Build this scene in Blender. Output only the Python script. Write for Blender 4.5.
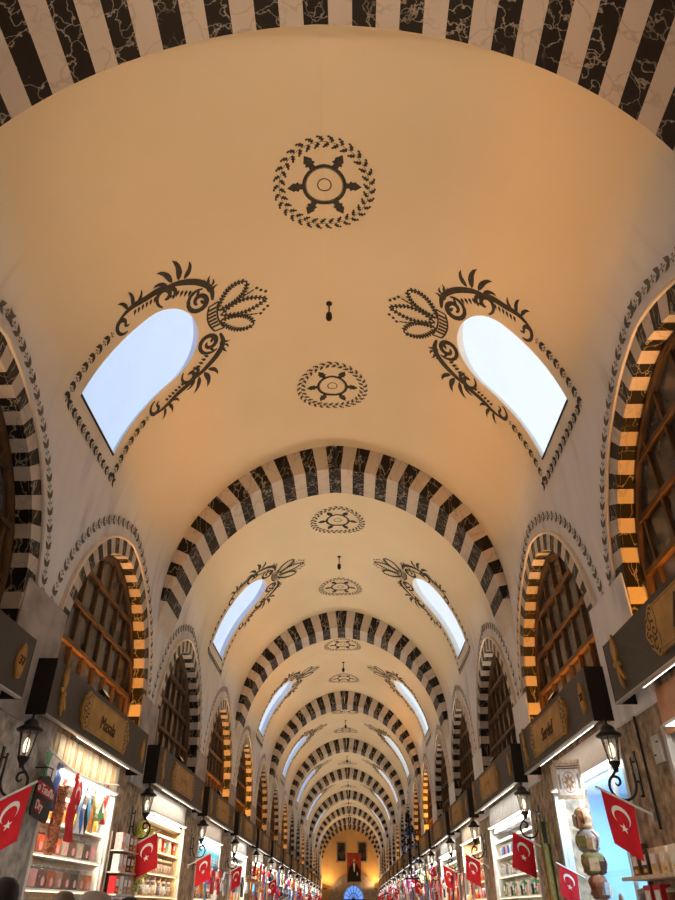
import bpy, bmesh, math, random
from math import sin, cos, pi, sqrt, asin, acos, radians as R
from mathutils import Vector, Matrix
from mathutils.geometry import delaunay_2d_cdt

sc = bpy.context.scene
for o in list(bpy.data.objects): bpy.data.objects.remove(o)
C = sc.collection

# ------------------------------------------------------------------ camera
cam = bpy.data.objects.new('camera', bpy.data.cameras.new('camera'))
C.objects.link(cam); sc.camera = cam
cam.location = (0.278, 0, 1.6)
cam.rotation_euler = (R(90 + 34.55), 0, R(1.10))
cam.data.sensor_fit = 'VERTICAL'; cam.data.sensor_height = 36
cam.data.lens = 665 / 900 * 36
cam.data.clip_start = .05; cam.data.clip_end = 400

# ------------------------------------------------------------------ exposure and sky
sc.view_settings.view_transform = 'Standard'
sc.view_settings.look = 'None'
sc.view_settings.gamma = 1
sc.view_settings.use_curve_mapping = False
sc.view_settings.exposure = 0.06
W = bpy.data.worlds.new('sky'); sc.world = W; W.use_nodes = True
nt = W.node_tree; bgn = nt.nodes['Background']
tc = nt.nodes.new('ShaderNodeTexCoord'); sx = nt.nodes.new('ShaderNodeSeparateXYZ')
mr = nt.nodes.new('ShaderNodeMapRange'); mr.inputs[1].default_value = -.9; mr.inputs[2].default_value = .5
mx = nt.nodes.new('ShaderNodeMix'); mx.data_type = 'RGBA'
mx.inputs[6].default_value = (.33, .52, .94, 1); mx.inputs[7].default_value = (1.0, 1.05, 1.0, 1)
nt.links.new(tc.outputs['Generated'], sx.inputs[0]); nt.links.new(sx.outputs[0], mr.inputs[0])
nt.links.new(mr.outputs[0], mx.inputs[0]); nt.links.new(mx.outputs[2], bgn.inputs[0])
bgn.inputs[1].default_value = 1.05

# light strengths (W)
UP = 60.0        # LED uplight bars on top of the signboards
FLOOD = 235.0     # warm floodlights on the signboards washing the vault
SHOP = 72.0      # white strip light over each shop window
WARM = (1.0, .37, .03); FLOODC = (1.0, .76, .52)

# ------------------------------------------------------------------ sizes (metres)
XW = 3.168                       # side wall
E1, R1, Z1 = .24, 3.408, 6.2     # vault: two arcs, their offset, radius and springing height
E2, R2, Z2 = .24, 3.320, 5.712   # underside of the striped ribs
TT = acos(E1 / R1); S1 = R1 * TT
AY = [-7.12, 2.16, 11.45, 20.85, 30.6, 40.6, 50.4, 61.0, 71.4, 80.8, 86.9]
RW = .96
YEND = 88.0

# ------------------------------------------------------------------ materials
def newmat(name):
    m = bpy.data.materials.new(name); m.use_nodes = True
    return m, m.node_tree, m.node_tree.nodes['Principled BSDF']
def col(c): return (c[0], c[1], c[2], 1)
def plain(name, c, rough=.6, metal=0, emit=None, es=0, var=.12, scale=8, bump=0):
    m, t, b = newmat(name)
    n = t.nodes.new('ShaderNodeTexNoise'); n.inputs['Scale'].default_value = scale; n.inputs['Detail'].default_value = 4
    tcn = t.nodes.new('ShaderNodeTexCoord'); t.links.new(tcn.outputs['Object'], n.inputs['Vector'])
    r = t.nodes.new('ShaderNodeValToRGB')
    r.color_ramp.elements[0].position = .3; r.color_ramp.elements[1].position = .7
    r.color_ramp.elements[0].color = col([x * (1 - var) for x in c]); r.color_ramp.elements[1].color = col([min(1, x * (1 + var)) for x in c])
    t.links.new(n.outputs['Fac'], r.inputs[0]); t.links.new(r.outputs[0], b.inputs['Base Color'])
    b.inputs['Roughness'].default_value = rough; b.inputs['Metallic'].default_value = metal; b.inputs['Specular IOR Level'].default_value = .3
    if emit: b.inputs['Emission Color'].default_value = col(emit); b.inputs['Emission Strength'].default_value = es
    if bump:
        bp = t.nodes.new('ShaderNodeBump'); bp.inputs['Strength'].default_value = bump; bp.inputs['Distance'].default_value = .02
        t.links.new(n.outputs['Fac'], bp.inputs['Height']); t.links.new(bp.outputs[0], b.inputs['Normal'])
    return m
def marble(name, base, vein, scale, width, rough=.45, dist=.9, vein2=None):
    m, t, b = newmat(name)
    tcn = t.nodes.new('ShaderNodeTexCoord'); mp = t.nodes.new('ShaderNodeMapping')
    mp.inputs['Rotation'].default_value = (.6, .5, .3); mp.inputs['Scale'].default_value = (1, 1, .42)
    n = t.nodes.new('ShaderNodeTexNoise'); n.inputs['Scale'].default_value = scale * .7; n.inputs['Detail'].default_value = 5
    ad = t.nodes.new('ShaderNodeVectorMath'); ad.operation = 'MULTIPLY_ADD'; ad.inputs[1].default_value = (dist, dist, dist)
    v = t.nodes.new('ShaderNodeTexVoronoi'); v.feature = 'DISTANCE_TO_EDGE'; v.inputs['Scale'].default_value = scale
    r = t.nodes.new('ShaderNodeValToRGB'); r.color_ramp.elements[0].position = 0; r.color_ramp.elements[0].color = col(vein)
    r.color_ramp.elements[1].position = width; r.color_ramp.elements[1].color = col(base)
    n2 = t.nodes.new('ShaderNodeTexNoise'); n2.inputs['Scale'].default_value = scale * .5
    r2 = t.nodes.new('ShaderNodeMix'); r2.data_type = 'RGBA'; r2.inputs[7].default_value = col(base)
    m3 = t.nodes.new('ShaderNodeMapRange'); m3.inputs[1].default_value = .52; m3.inputs[2].default_value = .72
    L = t.links
    L.new(tcn.outputs['Object'], mp.inputs[0]); L.new(mp.outputs[0], n.inputs['Vector']); L.new(mp.outputs[0], ad.inputs[2]); L.new(n.outputs['Color'], ad.inputs[0])
    L.new(ad.outputs[0], v.inputs['Vector']); L.new(v.outputs['Distance'], r.inputs[0]); L.new(mp.outputs[0], n2.inputs['Vector'])
    L.new(n2.outputs['Fac'], m3.inputs[0]); L.new(m3.outputs[0], r2.inputs[0]); L.new(r.outputs[0], r2.inputs[6]); L.new(r2.outputs[2], b.inputs['Base Color'])
    b.inputs['Roughness'].default_value = rough; b.inputs['Specular IOR Level'].default_value = .25
    return m
M = {}
# painted plaster of the vault: warm cream above, greyer and veined like marble low on the walls
def vault_mat():
    m, t, b = newmat('vault_plaster'); L = t.links
    tcn = t.nodes.new('ShaderNodeTexCoord'); sp = t.nodes.new('ShaderNodeSeparateXYZ'); L.new(tcn.outputs['Object'], sp.inputs[0])
    n = t.nodes.new('ShaderNodeTexNoise'); n.inputs['Scale'].default_value = .35; n.inputs['Detail'].default_value = 3; L.new(tcn.outputs['Object'], n.inputs['Vector'])
    ma = t.nodes.new('ShaderNodeMath'); ma.operation = 'MULTIPLY_ADD'; ma.inputs[1].default_value = 1.6; L.new(n.outputs['Fac'], ma.inputs[0]); L.new(sp.outputs[2], ma.inputs[2])
    mrn = t.nodes.new('ShaderNodeMapRange'); mrn.inputs[1].default_value = 7.2; mrn.inputs[2].default_value = 8.1; L.new(ma.outputs[0], mrn.inputs[0])
    # wall paint with faint diagonal veins
    mp = t.nodes.new('ShaderNodeMapping'); mp.inputs['Rotation'].default_value = (.75, 0, 0); mp.inputs['Scale'].default_value = (1, 2.2, .35); L.new(tcn.outputs['Object'], mp.inputs[0])
    w = t.nodes.new('ShaderNodeTexNoise'); w.inputs['Scale'].default_value = 1.1; w.inputs['Detail'].default_value = 6; w.inputs['Distortion'].default_value = 1.2; L.new(mp.outputs[0], w.inputs['Vector'])
    r = t.nodes.new('ShaderNodeValToRGB'); e = r.color_ramp.elements
    e[0].position = .30; e[0].color = col((.62, .60, .62)); e[1].position = .62; e[1].color = col((.84, .83, .85))
    x = e.new(.45); x.color = col((.80, .79, .81)); L.new(w.outputs['Fac'], r.inputs[0])
    r2 = t.nodes.new('ShaderNodeValToRGB'); e = r2.color_ramp.elements
    e[0].position = .3; e[0].color = col((.78, .655, .455)); e[1].position = .7; e[1].color = col((.84, .73, .53)); L.new(n.outputs['Fac'], r2.inputs[0])
    k = t.nodes.new('ShaderNodeMix'); k.data_type = 'RGBA'; L.new(mrn.outputs[0], k.inputs[0]); L.new(r.outputs[0], k.inputs[6]); L.new(r2.outputs[0], k.inputs[7])
    L.new(k.outputs[2], b.inputs['Base Color']); b.inputs['Roughness'].default_value = .75
    return m
M['vault'] = vault_mat()
M['paint'] = plain('ornament_paint', (.055, .050, .042), .7, var=.3, scale=20)
M['dark'] = marble('black_marble', (.012, .009, .008), (.36, .32, .27), 4.2, .040, .5, .8)
M['light'] = marble('cream_marble', (.58, .51, .45), (.45, .38, .32), 2.4, .045, .5, 1.2)
M['vine'] = plain('vine_paint', (.17, .155, .125), .75, var=.35, scale=14)
M['moulding'] = plain('plaster_moulding', (.72, .64, .54), .7, var=.05)
M['reveal'] = plain('skylight_reveal', (.80, .78, .78), .8, var=.03)
M['stone'] = plain('grey_stone', (.40, .35, .32), .8, var=.3, scale=3, bump=.4)
M['rough'] = plain('rough_stone', (.36, .265, .175), .9, var=.6, scale=9, bump=1.0)
M['roughl'] = plain('pale_rough_stone', (.46, .42, .37), .9, var=.45, scale=9, bump=1.0)
M['endwall'] = plain('end_wall_plaster', (.74, .52, .24), .8, var=.08, scale=1)
M['floor'] = plain('floor_stone', (.46, .44, .43), .5, var=.2, scale=1.5)
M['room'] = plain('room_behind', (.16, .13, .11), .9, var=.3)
M['wood'] = plain('window_wood', (.105, .052, .018), .55, var=.35, scale=4)
M['woodd'] = plain('dark_wood', (.06, .032, .018), .6, var=.3)
M['iron'] = plain('black_iron', (.018, .014, .012), .45, .3)
M['sign'] = plain('sign_board', (.062, .049, .041), .5, var=.08)
M['signend'] = plain('sign_end', (.014, .010, .008), .6)
M['gold'] = plain('gilded_wood', (.44, .23, .045), .42, .15, var=.25, scale=5)
M['carve'] = plain('carved_brown', (.07, .035, .016), .6)
M['white'] = plain('white_metal', (.80, .79, .76), .4, var=.04)
M['alu'] = plain('aluminium', (.55, .53, .50), .35, .6, var=.05)
M['red'] = plain('flag_red', (.58, .012, .022), .8, var=.1)
M['fwhite'] = plain('flag_white', (.85, .83, .80), .8, var=.03)
M['tube'] = plain('light_tube', (1, 1, 1), .5, emit=(1, .96, .90), es=3)
M['tubew'] = plain('uplight_lens', (1, .8, .5), .5, emit=WARM, es=1)
M['floodlens'] = plain('flood_lens', (.5, .4, .3), .3, emit=(1, .7, .4), es=.25)
M['bulb'] = plain('lantern_bulb', (1, .95, .85), .5, emit=(1, .90, .74), es=2)
M['ledw'] = plain('led_strip', (1, .9, .7), .5, emit=(1, .80, .50), es=1.6)
M['skin'] = plain('skin', (.55, .33, .24), .6, var=.05)
def glass(name, tint, mixf, rough=.15, body=(.2, .2, .2)):
    m, t, b = newmat(name); L = t.links
    b.inputs['Base Color'].default_value = col(body); b.inputs['Roughness'].default_value = rough
    tr = t.nodes.new('ShaderNodeBsdfTransparent'); tr.inputs[0].default_value = col(tint)
    mi = t.nodes.new('ShaderNodeMixShader'); n = t.nodes.new('ShaderNodeTexNoise'); n.inputs['Scale'].default_value = 1.4; n.inputs['Detail'].default_value = 5
    tcn = t.nodes.new('ShaderNodeTexCoord'); L.new(tcn.outputs['Object'], n.inputs['Vector'])
    mm = t.nodes.new('ShaderNodeMapRange'); mm.inputs[1].default_value = .3; mm.inputs[2].default_value = .7; mm.inputs[3].default_value = mixf * .6; mm.inputs[4].default_value = min(1, mixf * 1.4)
    L.new(n.outputs['Fac'], mm.inputs[0]); L.new(mm.outputs[0], mi.inputs[0]); L.new(tr.outputs[0], mi.inputs[1]); L.new(b.outputs[0], mi.inputs[2])
    L.new(mi.outputs[0], t.nodes['Material Output'].inputs[0])
    return m
M['dusty'] = glass('dusty_glass', (.8, .75, .7), .75, .18, (.16, .135, .12))
M['pane'] = glass('clear_glass', (.97, .98, 1), .06, .05, (.8, .85, .9))
M['lampglass'] = glass('lamp_glass', (.95, .92, .85), .3, .1, (.8, .72, .6))
M['jarglass'] = glass('jar_glass', (.98, .98, .98), .045, .08, (.8, .8, .8))
PAL = {'orange': (.85, .27, .03), 'brown': (.22, .075, .03), 'rust': (.55, .13, .03), 'yellow': (.85, .50, .07), 'cream': (.84, .68, .48),
       'green': (.06, .32, .14), 'red': (.60, .02, .03), 'pink': (.85, .42, .42), 'purple': (.22, .06, .30), 'blue': (.05, .16, .55),
       'sky blue': (.15, .45, .80), 'white': (.82, .80, .78), 'black': (.02, .018, .018), 'turquoise': (.05, .45, .62), 'tan': (.45, .28, .16),
       'grey': (.34, .32, .33), 'magenta': (.60, .05, .25), 'olive': (.20, .18, .06), 'dark brown': (.055, .028, .018), 'beige': (.62, .47, .33)}
def pm(c):
    k = 'goods_' + c
    if k not in M: M[k] = plain('goods_' + c.replace(' ', '_'), PAL[c], .55, var=.22, scale=22)
    return M[k]

# ------------------------------------------------------------------ mesh builder
class MB:
    def __init__(s): s.v = []; s.f = []; s.m = []; s.mats = []; s.sm = []
    def mi(s, m):
        if m not in s.mats: s.mats.append(m)
        return s.mats.index(m)
    def face(s, pts, m, smooth=False):
        i = len(s.v); s.v += [tuple(p) for p in pts]; s.f.append(list(range(i, i + len(pts)))); s.m.append(s.mi(m)); s.sm.append(smooth)
    def grid(s, rows, m, closed=False, smooth=True):
        i = len(s.v); n = len(rows[0]); k = s.mi(m)
        for r in rows: s.v += [tuple(p) for p in r]
        for a in range(len(rows) - 1):
            for b in range(n if closed else n - 1):
                c = (b + 1) % n
                s.f.append([i + a * n + b, i + a * n + c, i + (a + 1) * n + c, i + (a + 1) * n + b]); s.m.append(k); s.sm.append(smooth)
    def box(s, x0, x1, y0, y1, z0, z1, m, T=None):
        p = [Vector((x, y, z)) for z in (z0, z1) for y in (y0, y1) for x in (x0, x1)]
        if T: p = [T @ q for q in p]
        i = len(s.v); s.v += [tuple(q) for q in p]; k = s.mi(m)
        for f in ((0, 2, 3, 1), (4, 5, 7, 6), (0, 1, 5, 4), (2, 6, 7, 3), (0, 4, 6, 2), (1, 3, 7, 5)):
            s.f.append([i + a for a in f]); s.m.append(k); s.sm.append(False)
    def tube(s, pts, r, m, n=8, cap=True):
        pts = [Vector(p) for p in pts]; rows = []
        rs = r if isinstance(r, (list, tuple)) else [r] * len(pts)
        up = None
        for j, p in enumerate(pts):
            d = (pts[min(j + 1, len(pts) - 1)] - pts[max(j - 1, 0)]).normalized()
            if up is None: up = d.orthogonal().normalized()
            up = (up - d * up.dot(d)); up = up.normalized() if up.length > 1e-6 else d.orthogonal().normalized()
            q = d.cross(up)
            rows.append([p + (up * cos(2 * pi * a / n) + q * sin(2 * pi * a / n)) * rs[j] for a in range(n)])
        s.grid(rows, m, True)
        if cap: s.face(rows[0][::-1], m); s.face(rows[-1], m)
    def lathe(s, prof, m, n=12, o=(0, 0, 0), sq=(1, 1), smooth=True):
        rows = [[(o[0] + r * cos(2 * pi * a / n) * sq[0], o[1] + r * sin(2 * pi * a / n) * sq[1], o[2] + z) for a in range(n)] for r, z in prof]
        s.grid(rows, m, True, smooth)
        if prof[0][0] > .002: s.face(rows[0][::-1], m)
        if prof[-1][0] > .002: s.face(rows[-1], m)
    def prism(s, poly, axis, a, b, m):      # poly in the two other axes
        def P(u, v, w): return {'x': (w, u, v), 'y': (u, w, v), 'z': (u, v, w)}[axis]
        A = [P(u, v, a) for u, v in poly]; B = [P(u, v, b) for u, v in poly]; n = len(poly)
        s.face(A, m); s.face(B[::-1], m)
        for i in range(n): s.face([A[i], A[(i + 1) % n], B[(i + 1) % n], B[i]], m)
    def mesh(s, name):
        me = bpy.data.meshes.new(name); me.from_pydata(s.v, [], s.f)
        for m in s.mats: me.materials.append(m)
        me.polygons.foreach_set('material_index', s.m); me.polygons.foreach_set('use_smooth', s.sm); me.update()
        return me
    def obj(s, name, parent=None, weld=False):
        me = s.mesh(name)
        if weld:
            bm = bmesh.new(); bm.from_mesh(me); bmesh.ops.remove_doubles(bm, verts=bm.verts, dist=.0004)
            bmesh.ops.recalc_face_normals(bm, faces=bm.faces); bm.to_mesh(me); bm.free()
        o = bpy.data.objects.new(name, me); C.objects.link(o)
        if parent: o.parent = parent
        return o
def thing(name, label, cat, loc=(0, 0, 0), rz=0, group=None, kind=None):
    o = bpy.data.objects.new(name, None); C.objects.link(o); o.empty_display_size = .1
    o.location = loc; o.rotation_euler = (0, 0, rz); o['label'] = label; o['category'] = cat
    if group: o['group'] = group
    if kind: o['kind'] = kind
    return o
def tag(o, label, cat, group=None):
    o['label'] = label; o['category'] = cat
    if group: o['group'] = group
    return o
def struct(o, label=None, cat=None):
    o['kind'] = 'structure'
    if label: o['label'] = label; o['category'] = cat
    return o
def dup(o, loc=None, rz=None, label=None, group=None, parent=None):
    c = o.copy(); C.objects.link(c)
    if parent is not None: c.parent = parent
    if loc is not None: c.location = loc
    if rz is not None: c.rotation_euler = (0, 0, rz)
    if label: c['label'] = label
    if group: c['group'] = group
    for ch in o.children:
        if ch.type != 'LIGHT': dup(ch, parent=c)
    return c
class Proto:                      # the first placing uses the built thing itself, later ones copy it
    def __init__(s, root): s.root = root; s.used = False
    def place(s, loc, rz, label, group=None, cat=None):
        if not s.used:
            s.used = True; o = s.root; o.location = loc; o.rotation_euler = (0, 0, rz); o['label'] = label
            if group: o['group'] = group
        else: o = dup(s.root, loc, rz, label, group)
        if not group and 'group' in o: del o['group']
        if cat: o['category'] = cat
        return o
def light(name, kind, loc, rot, energy, color, parent=None, **k):
    d = bpy.data.lights.new(name, kind); d.energy = energy; d.color = color
    for a, b in k.items(): setattr(d, a, b)
    o = bpy.data.objects.new(name, d); C.objects.link(o); o.location = loc; o.rotation_euler = rot
    if parent: o.parent = parent
    return o
ORD = ['first', 'second', 'third', 'fourth', 'fifth', 'sixth', 'seventh', 'eighth', 'ninth', 'tenth', 'eleventh', 'twelfth', 'thirteenth', 'fourteenth', 'fifteenth', 'sixteenth', 'seventeenth', 'eighteenth', 'nineteenth', 'twentieth']

# ------------------------------------------------------------------ vault surface
def vs(s, y, off=0.0):           # s: distance from the crown along the vault, off: how far towards the hall
    sg = 1 if s >= 0 else -1; a = abs(s)
    if a <= S1:
        th = TT - a / R1; r = R1 - off
        return Vector((sg * (-E1 + r * cos(th)), y, Z1 + r * sin(th)))
    return Vector((sg * (XW - off), y, Z1 - (a - S1)))
def th2(z): return asin((z - Z1) / R1)
S_TOP = R1 * (TT - th2(8.80)); S_BOT = R1 * (TT - th2(6.94)); HW = .68
VEND = S1 + .0

# ------------------------------------------------------------------ painted ornament (flat shapes laid on a surface)
class Pen:
    def __init__(s, mb, F, m, lod=0): s.mb = mb; s.F = F; s.m = m; s.lod = lod
    def poly(s, pts): s.mb.face([s.F(u, v) for u, v in pts], s.m)
    def ribbon(s, path, w, closed=False):
        n = len(path); L = []; Rr = []
        for i, (u, v) in enumerate(path):
            a = path[(i - 1) % n] if closed or i > 0 else path[i]; b = path[(i + 1) % n] if closed or i < n - 1 else path[i]
            dx, dy = b[0] - a[0], b[1] - a[1]; l = math.hypot(dx, dy) or 1
            ww = (w[i] if isinstance(w, list) else w) / 2
            L.append((u - dy / l * ww, v + dx / l * ww)); Rr.append((u + dy / l * ww, v - dx / l * ww))
        for i in range(n if closed else n - 1):
            j = (i + 1) % n; s.poly([L[i], L[j], Rr[j], Rr[i]])
    def leaf(s, u, v, a, l, w):
        ca, sa = cos(a), sin(a)
        P = [(0, 0), (.3, .5), (.55, .42), (1, 0), (.55, -.42), (.3, -.5)] if not s.lod else [(0, 0), (.45, .5), (1, 0), (.45, -.5)]
        s.poly([(u + ca * x * l - sa * y * w, v + sa * x * l + ca * y * w) for x, y in P])
    def dot(s, u, v, r):
        n = 6 if not s.lod else 4
        s.poly([(u + r * cos(2 * pi * i / n), v + r * sin(2 * pi * i / n)) for i in range(n)])
    def ivy(s, u, v, a, l, w):       # small lobed leaf
        ca, sa = cos(a), sin(a)
        P = [(-.1, 0), (.05, .5), (.35, .28), (.45, .62), (.65, .25), (1, 0), (.65, -.25), (.45, -.62), (.35, -.28), (.05, -.5)]
        if s.lod: P = [(0, 0), (.3, .55), (1, 0), (.3, -.55)]
        s.poly([(u + ca * x * l - sa * y * w, v + sa * x * l + ca * y * w) for x, y in P])
    def circle(s, u, v, r, w, n=36): s.ribbon([(u + r * cos(2 * pi * i / n), v + r * sin(2 * pi * i / n)) for i in range(n)], w, True)
def cat(pts, k=6):                # smooth curve through points
    out = []; P = [pts[0]] + list(pts) + [pts[-1]]
    for i in range(1, len(P) - 2):
        a, b, c, d = P[i - 1], P[i], P[i + 1], P[i + 2]
        for j in range(k):
            t = j / k
            out.append(tuple(.5 * (2 * b[x] + (c[x] - a[x]) * t + (2 * a[x] - 5 * b[x] + 4 * c[x] - d[x]) * t * t + (3 * b[x] - a[x] - 3 * c[x] + d[x]) * t ** 3) for x in (0, 1)))
    out.append(pts[-1]); return out
def spiral(cx, cy, r0, r1, a0, a1, n=16):
    return [(cx + (r0 + (r1 - r0) * i / n) * cos(a0 + (a1 - a0) * i / n), cy + (r0 + (r1 - r0) * i / n) * sin(a0 + (a1 - a0) * i / n)) for i in range(n + 1)]
def medallion(pen, cu, cv, rad):
    k = rad / .69
    pen.circle(cu, cv, .275 * k, .046 * k, 30); pen.circle(cu, cv, .245 * k, .008 * k, 24); pen.circle(cu, cv, .09 * k, .016 * k, 20)
    for i in range(6):
        a = pi / 3 * i + pi / 6; ca, sa = cos(a), sin(a)
        P = [(.285, 0), (.30, .045), (.33, .035), (.35, .075), (.385, .05), (.41, .065), (.50, 0), (.41, -.065), (.385, -.05), (.35, -.075), (.33, -.035), (.30, -.045)]
        pen.poly([(cu + k * (ca * x - sa * y), cv + k * (sa * x + ca * y)) for x, y in P])
    rr = .605 * k; pen.circle(cu, cv, rr, .007 * k, 40)
    n = 30
    for i in range(n):
        a = 2 * pi * i / n; t = a + pi / 2
        for q, sgn in ((1, 1), (-1, -1)):
            aa = a + (.0 if q > 0 else .09)
            x, y = cu + (rr + q * .018 * k) * cos(aa), cv + (rr + q * .018 * k) * sin(aa)
            pen.ivy(x, y, aa + (.75 if q > 0 else pi - .75), .088 * k, .056 * k)
            if not pen.lod: pen.dot(cu + (rr + q * .07 * k) * cos(aa + .10), cv + (rr + q * .07 * k) * sin(aa + .10), .017 * k)
def vine(pen, path, step=.2, size=.14, big=1):
    d = 0; acc = step * .5; k = 0
    for i in range(len(path) - 1):
        a, b = path[i], path[i + 1]; l = math.hypot(b[0] - a[0], b[1] - a[1])
        if l < 1e-6: continue
        while acc < l:
            t = acc / l; u, v = a[0] + (b[0] - a[0]) * t, a[1] + (b[1] - a[1]) * t; an = math.atan2(b[1] - a[1], b[0] - a[0])
            pen.leaf(u, v, an + .62, size, size * .50); pen.leaf(u, v, an - .62, size, size * .50)
            if not pen.lod:
                pen.dot(u - cos(an) * size * .40 + sin(an) * .03, v - sin(an) * size * .40 - cos(an) * .03, size * .12)
                pen.dot(u - cos(an) * size * .40 - sin(an) * .03, v - sin(an) * size * .40 + cos(an) * .03, size * .12)
                pen.ribbon([(u - cos(an) * step * .55, v - sin(an) * step * .55), (u, v)], .010)
            acc += step
        acc -= l
def crest(pen, cu, top, bot, sgn):
    # u: along the hall, v: distance above the arch head of the skylight (towards the crown)
    def q(u, v): return (cu + u, top * sgn - v * sgn)      # surface coordinates are (y, s)
    class P2:
        pass
    sub = Pen(pen.mb, lambda u, v: pen.F(*q(u, v)), pen.m, pen.lod)
    arch = top + 0
    LF = [(0, .0), (.12, .30), (.30, .50), (.48, .52), (.68, .42), (.86, .20), (1.0, -.25), (.84, -.12), (.62, -.02), (.36, -.10), (.16, -.12)]
    def acan(x, y, a, l, w, fl=1):      # curling acanthus leaf
        ca, sa = cos(a), sin(a)
        return [(x + ca * p * l - sa * q * w * fl, y + sa * p * l + ca * q * w * fl) for p, q in LF]
    for m_ in (-1, 1):
        def T(L): return [(m_ * a, b) for a, b in L]
        def wd(n, a, b): return [a + (b - a) * sin(pi * i / (n - 1)) ** .7 for i in range(n)]
        sp = spiral(.43, .12, .05, .215, -2.4, 2 * pi + .5, 24); sub.ribbon(T(sp), wd(len(sp), .028, .085))
        c = cat([(.34, .33), (.56, .34), (.76, .18), (.90, -.08), (.96, -.32)]); sub.ribbon(T(c), wd(len(c), .03, .105))
        sp = spiral(.83, -.36, .04, .165, 3.6, -2.6, 18); sub.ribbon(T(sp), wd(len(sp), .025, .075))
        c = cat([(.72, -.26), (.84, -.19), (.97, -.36), (1.00, -.66), (1.03, -.92), (1.00, -1.14)]); sub.ribbon(T(c), wd(len(c), .02, .090))
        sp = spiral(.89, -1.12, .035, .145, 2.6, -3.4, 16); sub.ribbon(T(sp), wd(len(sp), .022, .070))
        for (x, y, a, l, w, f) in ((.95, -.10, .05, .36, .16, 1), (.97, -.20, -.5, .34, .14, 1), (.93, -.02, .65, .28, .13, 1), (.98, -.28, -1.1, .24, .10, 1),
                                (1.03, -.88, .15, .24, .11, 1), (1.04, -.96, -.5, .22, .10, 1), (1.02, -.80, .8, .20, .09, 1),
                                (.44, .14, 2.2, .16, .10, 1), (.82, -.34, 2.0, .13, .08, 1), (.88, -1.10, 2.2, .11, .07, 1), (.52, .36, 1.0, .12, .07, -1), (.60, .36, .5, .12, .07, 1), (.50, .30, .2, .3, .09, -1)):
            sub.poly(T(acan(x, y, a, l, w, f)))
        for i in range(6):        # serrations along the inner side of the sweeps
            t = i / 6
            sub.leaf(m_ * (.62 + .22 * t), .17 - .36 * t, (3.9 if m_ > 0 else -.76), .12, .05)
            sub.leaf(m_ * (.93 + .04 * t), -.50 - .42 * t, (3.7 if m_ > 0 else -.56), .10, .045)
            sub.leaf(m_ * (.66 + .24 * t), .32 - .40 * t, (.6 if m_ > 0 else 2.54), .07, .035)
    # curved band with bars
    b0 = cat([(-.25, .25), (-.13, .20), (0, .18), (.13, .20), (.25, .25)]); b1 = [(x * 1.08, y + .17) for x, y in b0]
    sub.ribbon(b0, .030); sub.ribbon(b1, .030); sub.ribbon([b0[0], b1[0]], .028); sub.ribbon([b0[-1], b1[-1]], .028)
    for i in range(4, len(b0) - 3, 3): sub.ribbon([b0[i], ((b0[i][0] + b1[i][0]) / 2, b1[i][1] - .02)], .040)
    # three plumes, each a loop edged with small leaves, with a strand between them
    for ang, ln, wv, pw in ((0, .78, .125, .9), (.56, .62, .135, .62), (-.56, .62, .135, .62)):
        ca, sa = sin(ang), cos(ang); ox, oy = ang * .20, .40 - abs(ang) * .04
        for m_ in (-1, 1):
            N = 12
            L = [(m_ * wv * sin(pi * (i / N) ** (1.25 if pw < .8 else 1)) ** pw, ln * i / N) for i in range(N + 1)]
            L = [(ox + y * ca + x * sa, oy + y * sa - x * ca) for x, y in L]
            sub.ribbon(L, .030)
            for i in range(1, N):
                a, b = L[i], L[i + 1]; an = math.atan2(b[1] - a[1], b[0] - a[0])
                sub.leaf(a[0], a[1], an + .95, .062, .044)
                if not pen.lod: sub.leaf(a[0], a[1], an - .95, .062, .044)
    for ang in (.27, -.27):
        sub.ribbon([(ang * .3, .40), (ang * .3 + sin(ang) * .62, .40 + cos(ang) * .62)], .020)
        for i in range(3, 9): sub.leaf(ang * .3 + sin(ang) * .07 * i, .40 + cos(ang) * .07 * i, pi / 2 - ang, .05, .03)
    for u, v in ((.20, 1.10), (.26, 1.04), (.15, 1.17), (-.20, 1.10), (-.26, 1.04), (-.15, 1.17)): sub.dot(u, v, .030)
    # leaf border down the sides and along the foot
    dn = -(bot - top)
    for m_ in (-1, 1):
        vine(sub, [(m_ * .90, -1.30), (m_ * .92, dn - .22)], .165, .125)
    vine(sub, [(-.95, dn - .26), (.95, dn - .26)], .165, .125)

def hole(cu):
    pts = []
    rr = HW
    top_c = S_TOP + rr
    for i in range(19):
        a = pi * i / 18; pts.append((cu + rr * cos(a), top_c - rr * sin(a)))
    for i in range(1, 9): pts.append((cu - rr, top_c + (S_BOT - top_c) * i / 8))
    for i in range(1, 6): pts.append((cu - rr + 2 * rr * i / 5, S_BOT))
    for i in range(1, 8): pts.append((cu + rr, S_BOT + (top_c - S_BOT) * i / 8))
    return pts                    # (y, s)
def inside(p, poly):
    c = False; n = len(poly)
    for i in range(n):
        x1, y1 = poly[i]; x2, y2 = poly[(i + 1) % n]
        if (y1 > p[1]) != (y2 > p[1]) and p[0] < (x2 - x1) * (p[1] - y1) / (y2 - y1) + x1: c = not c
    return c

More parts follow.
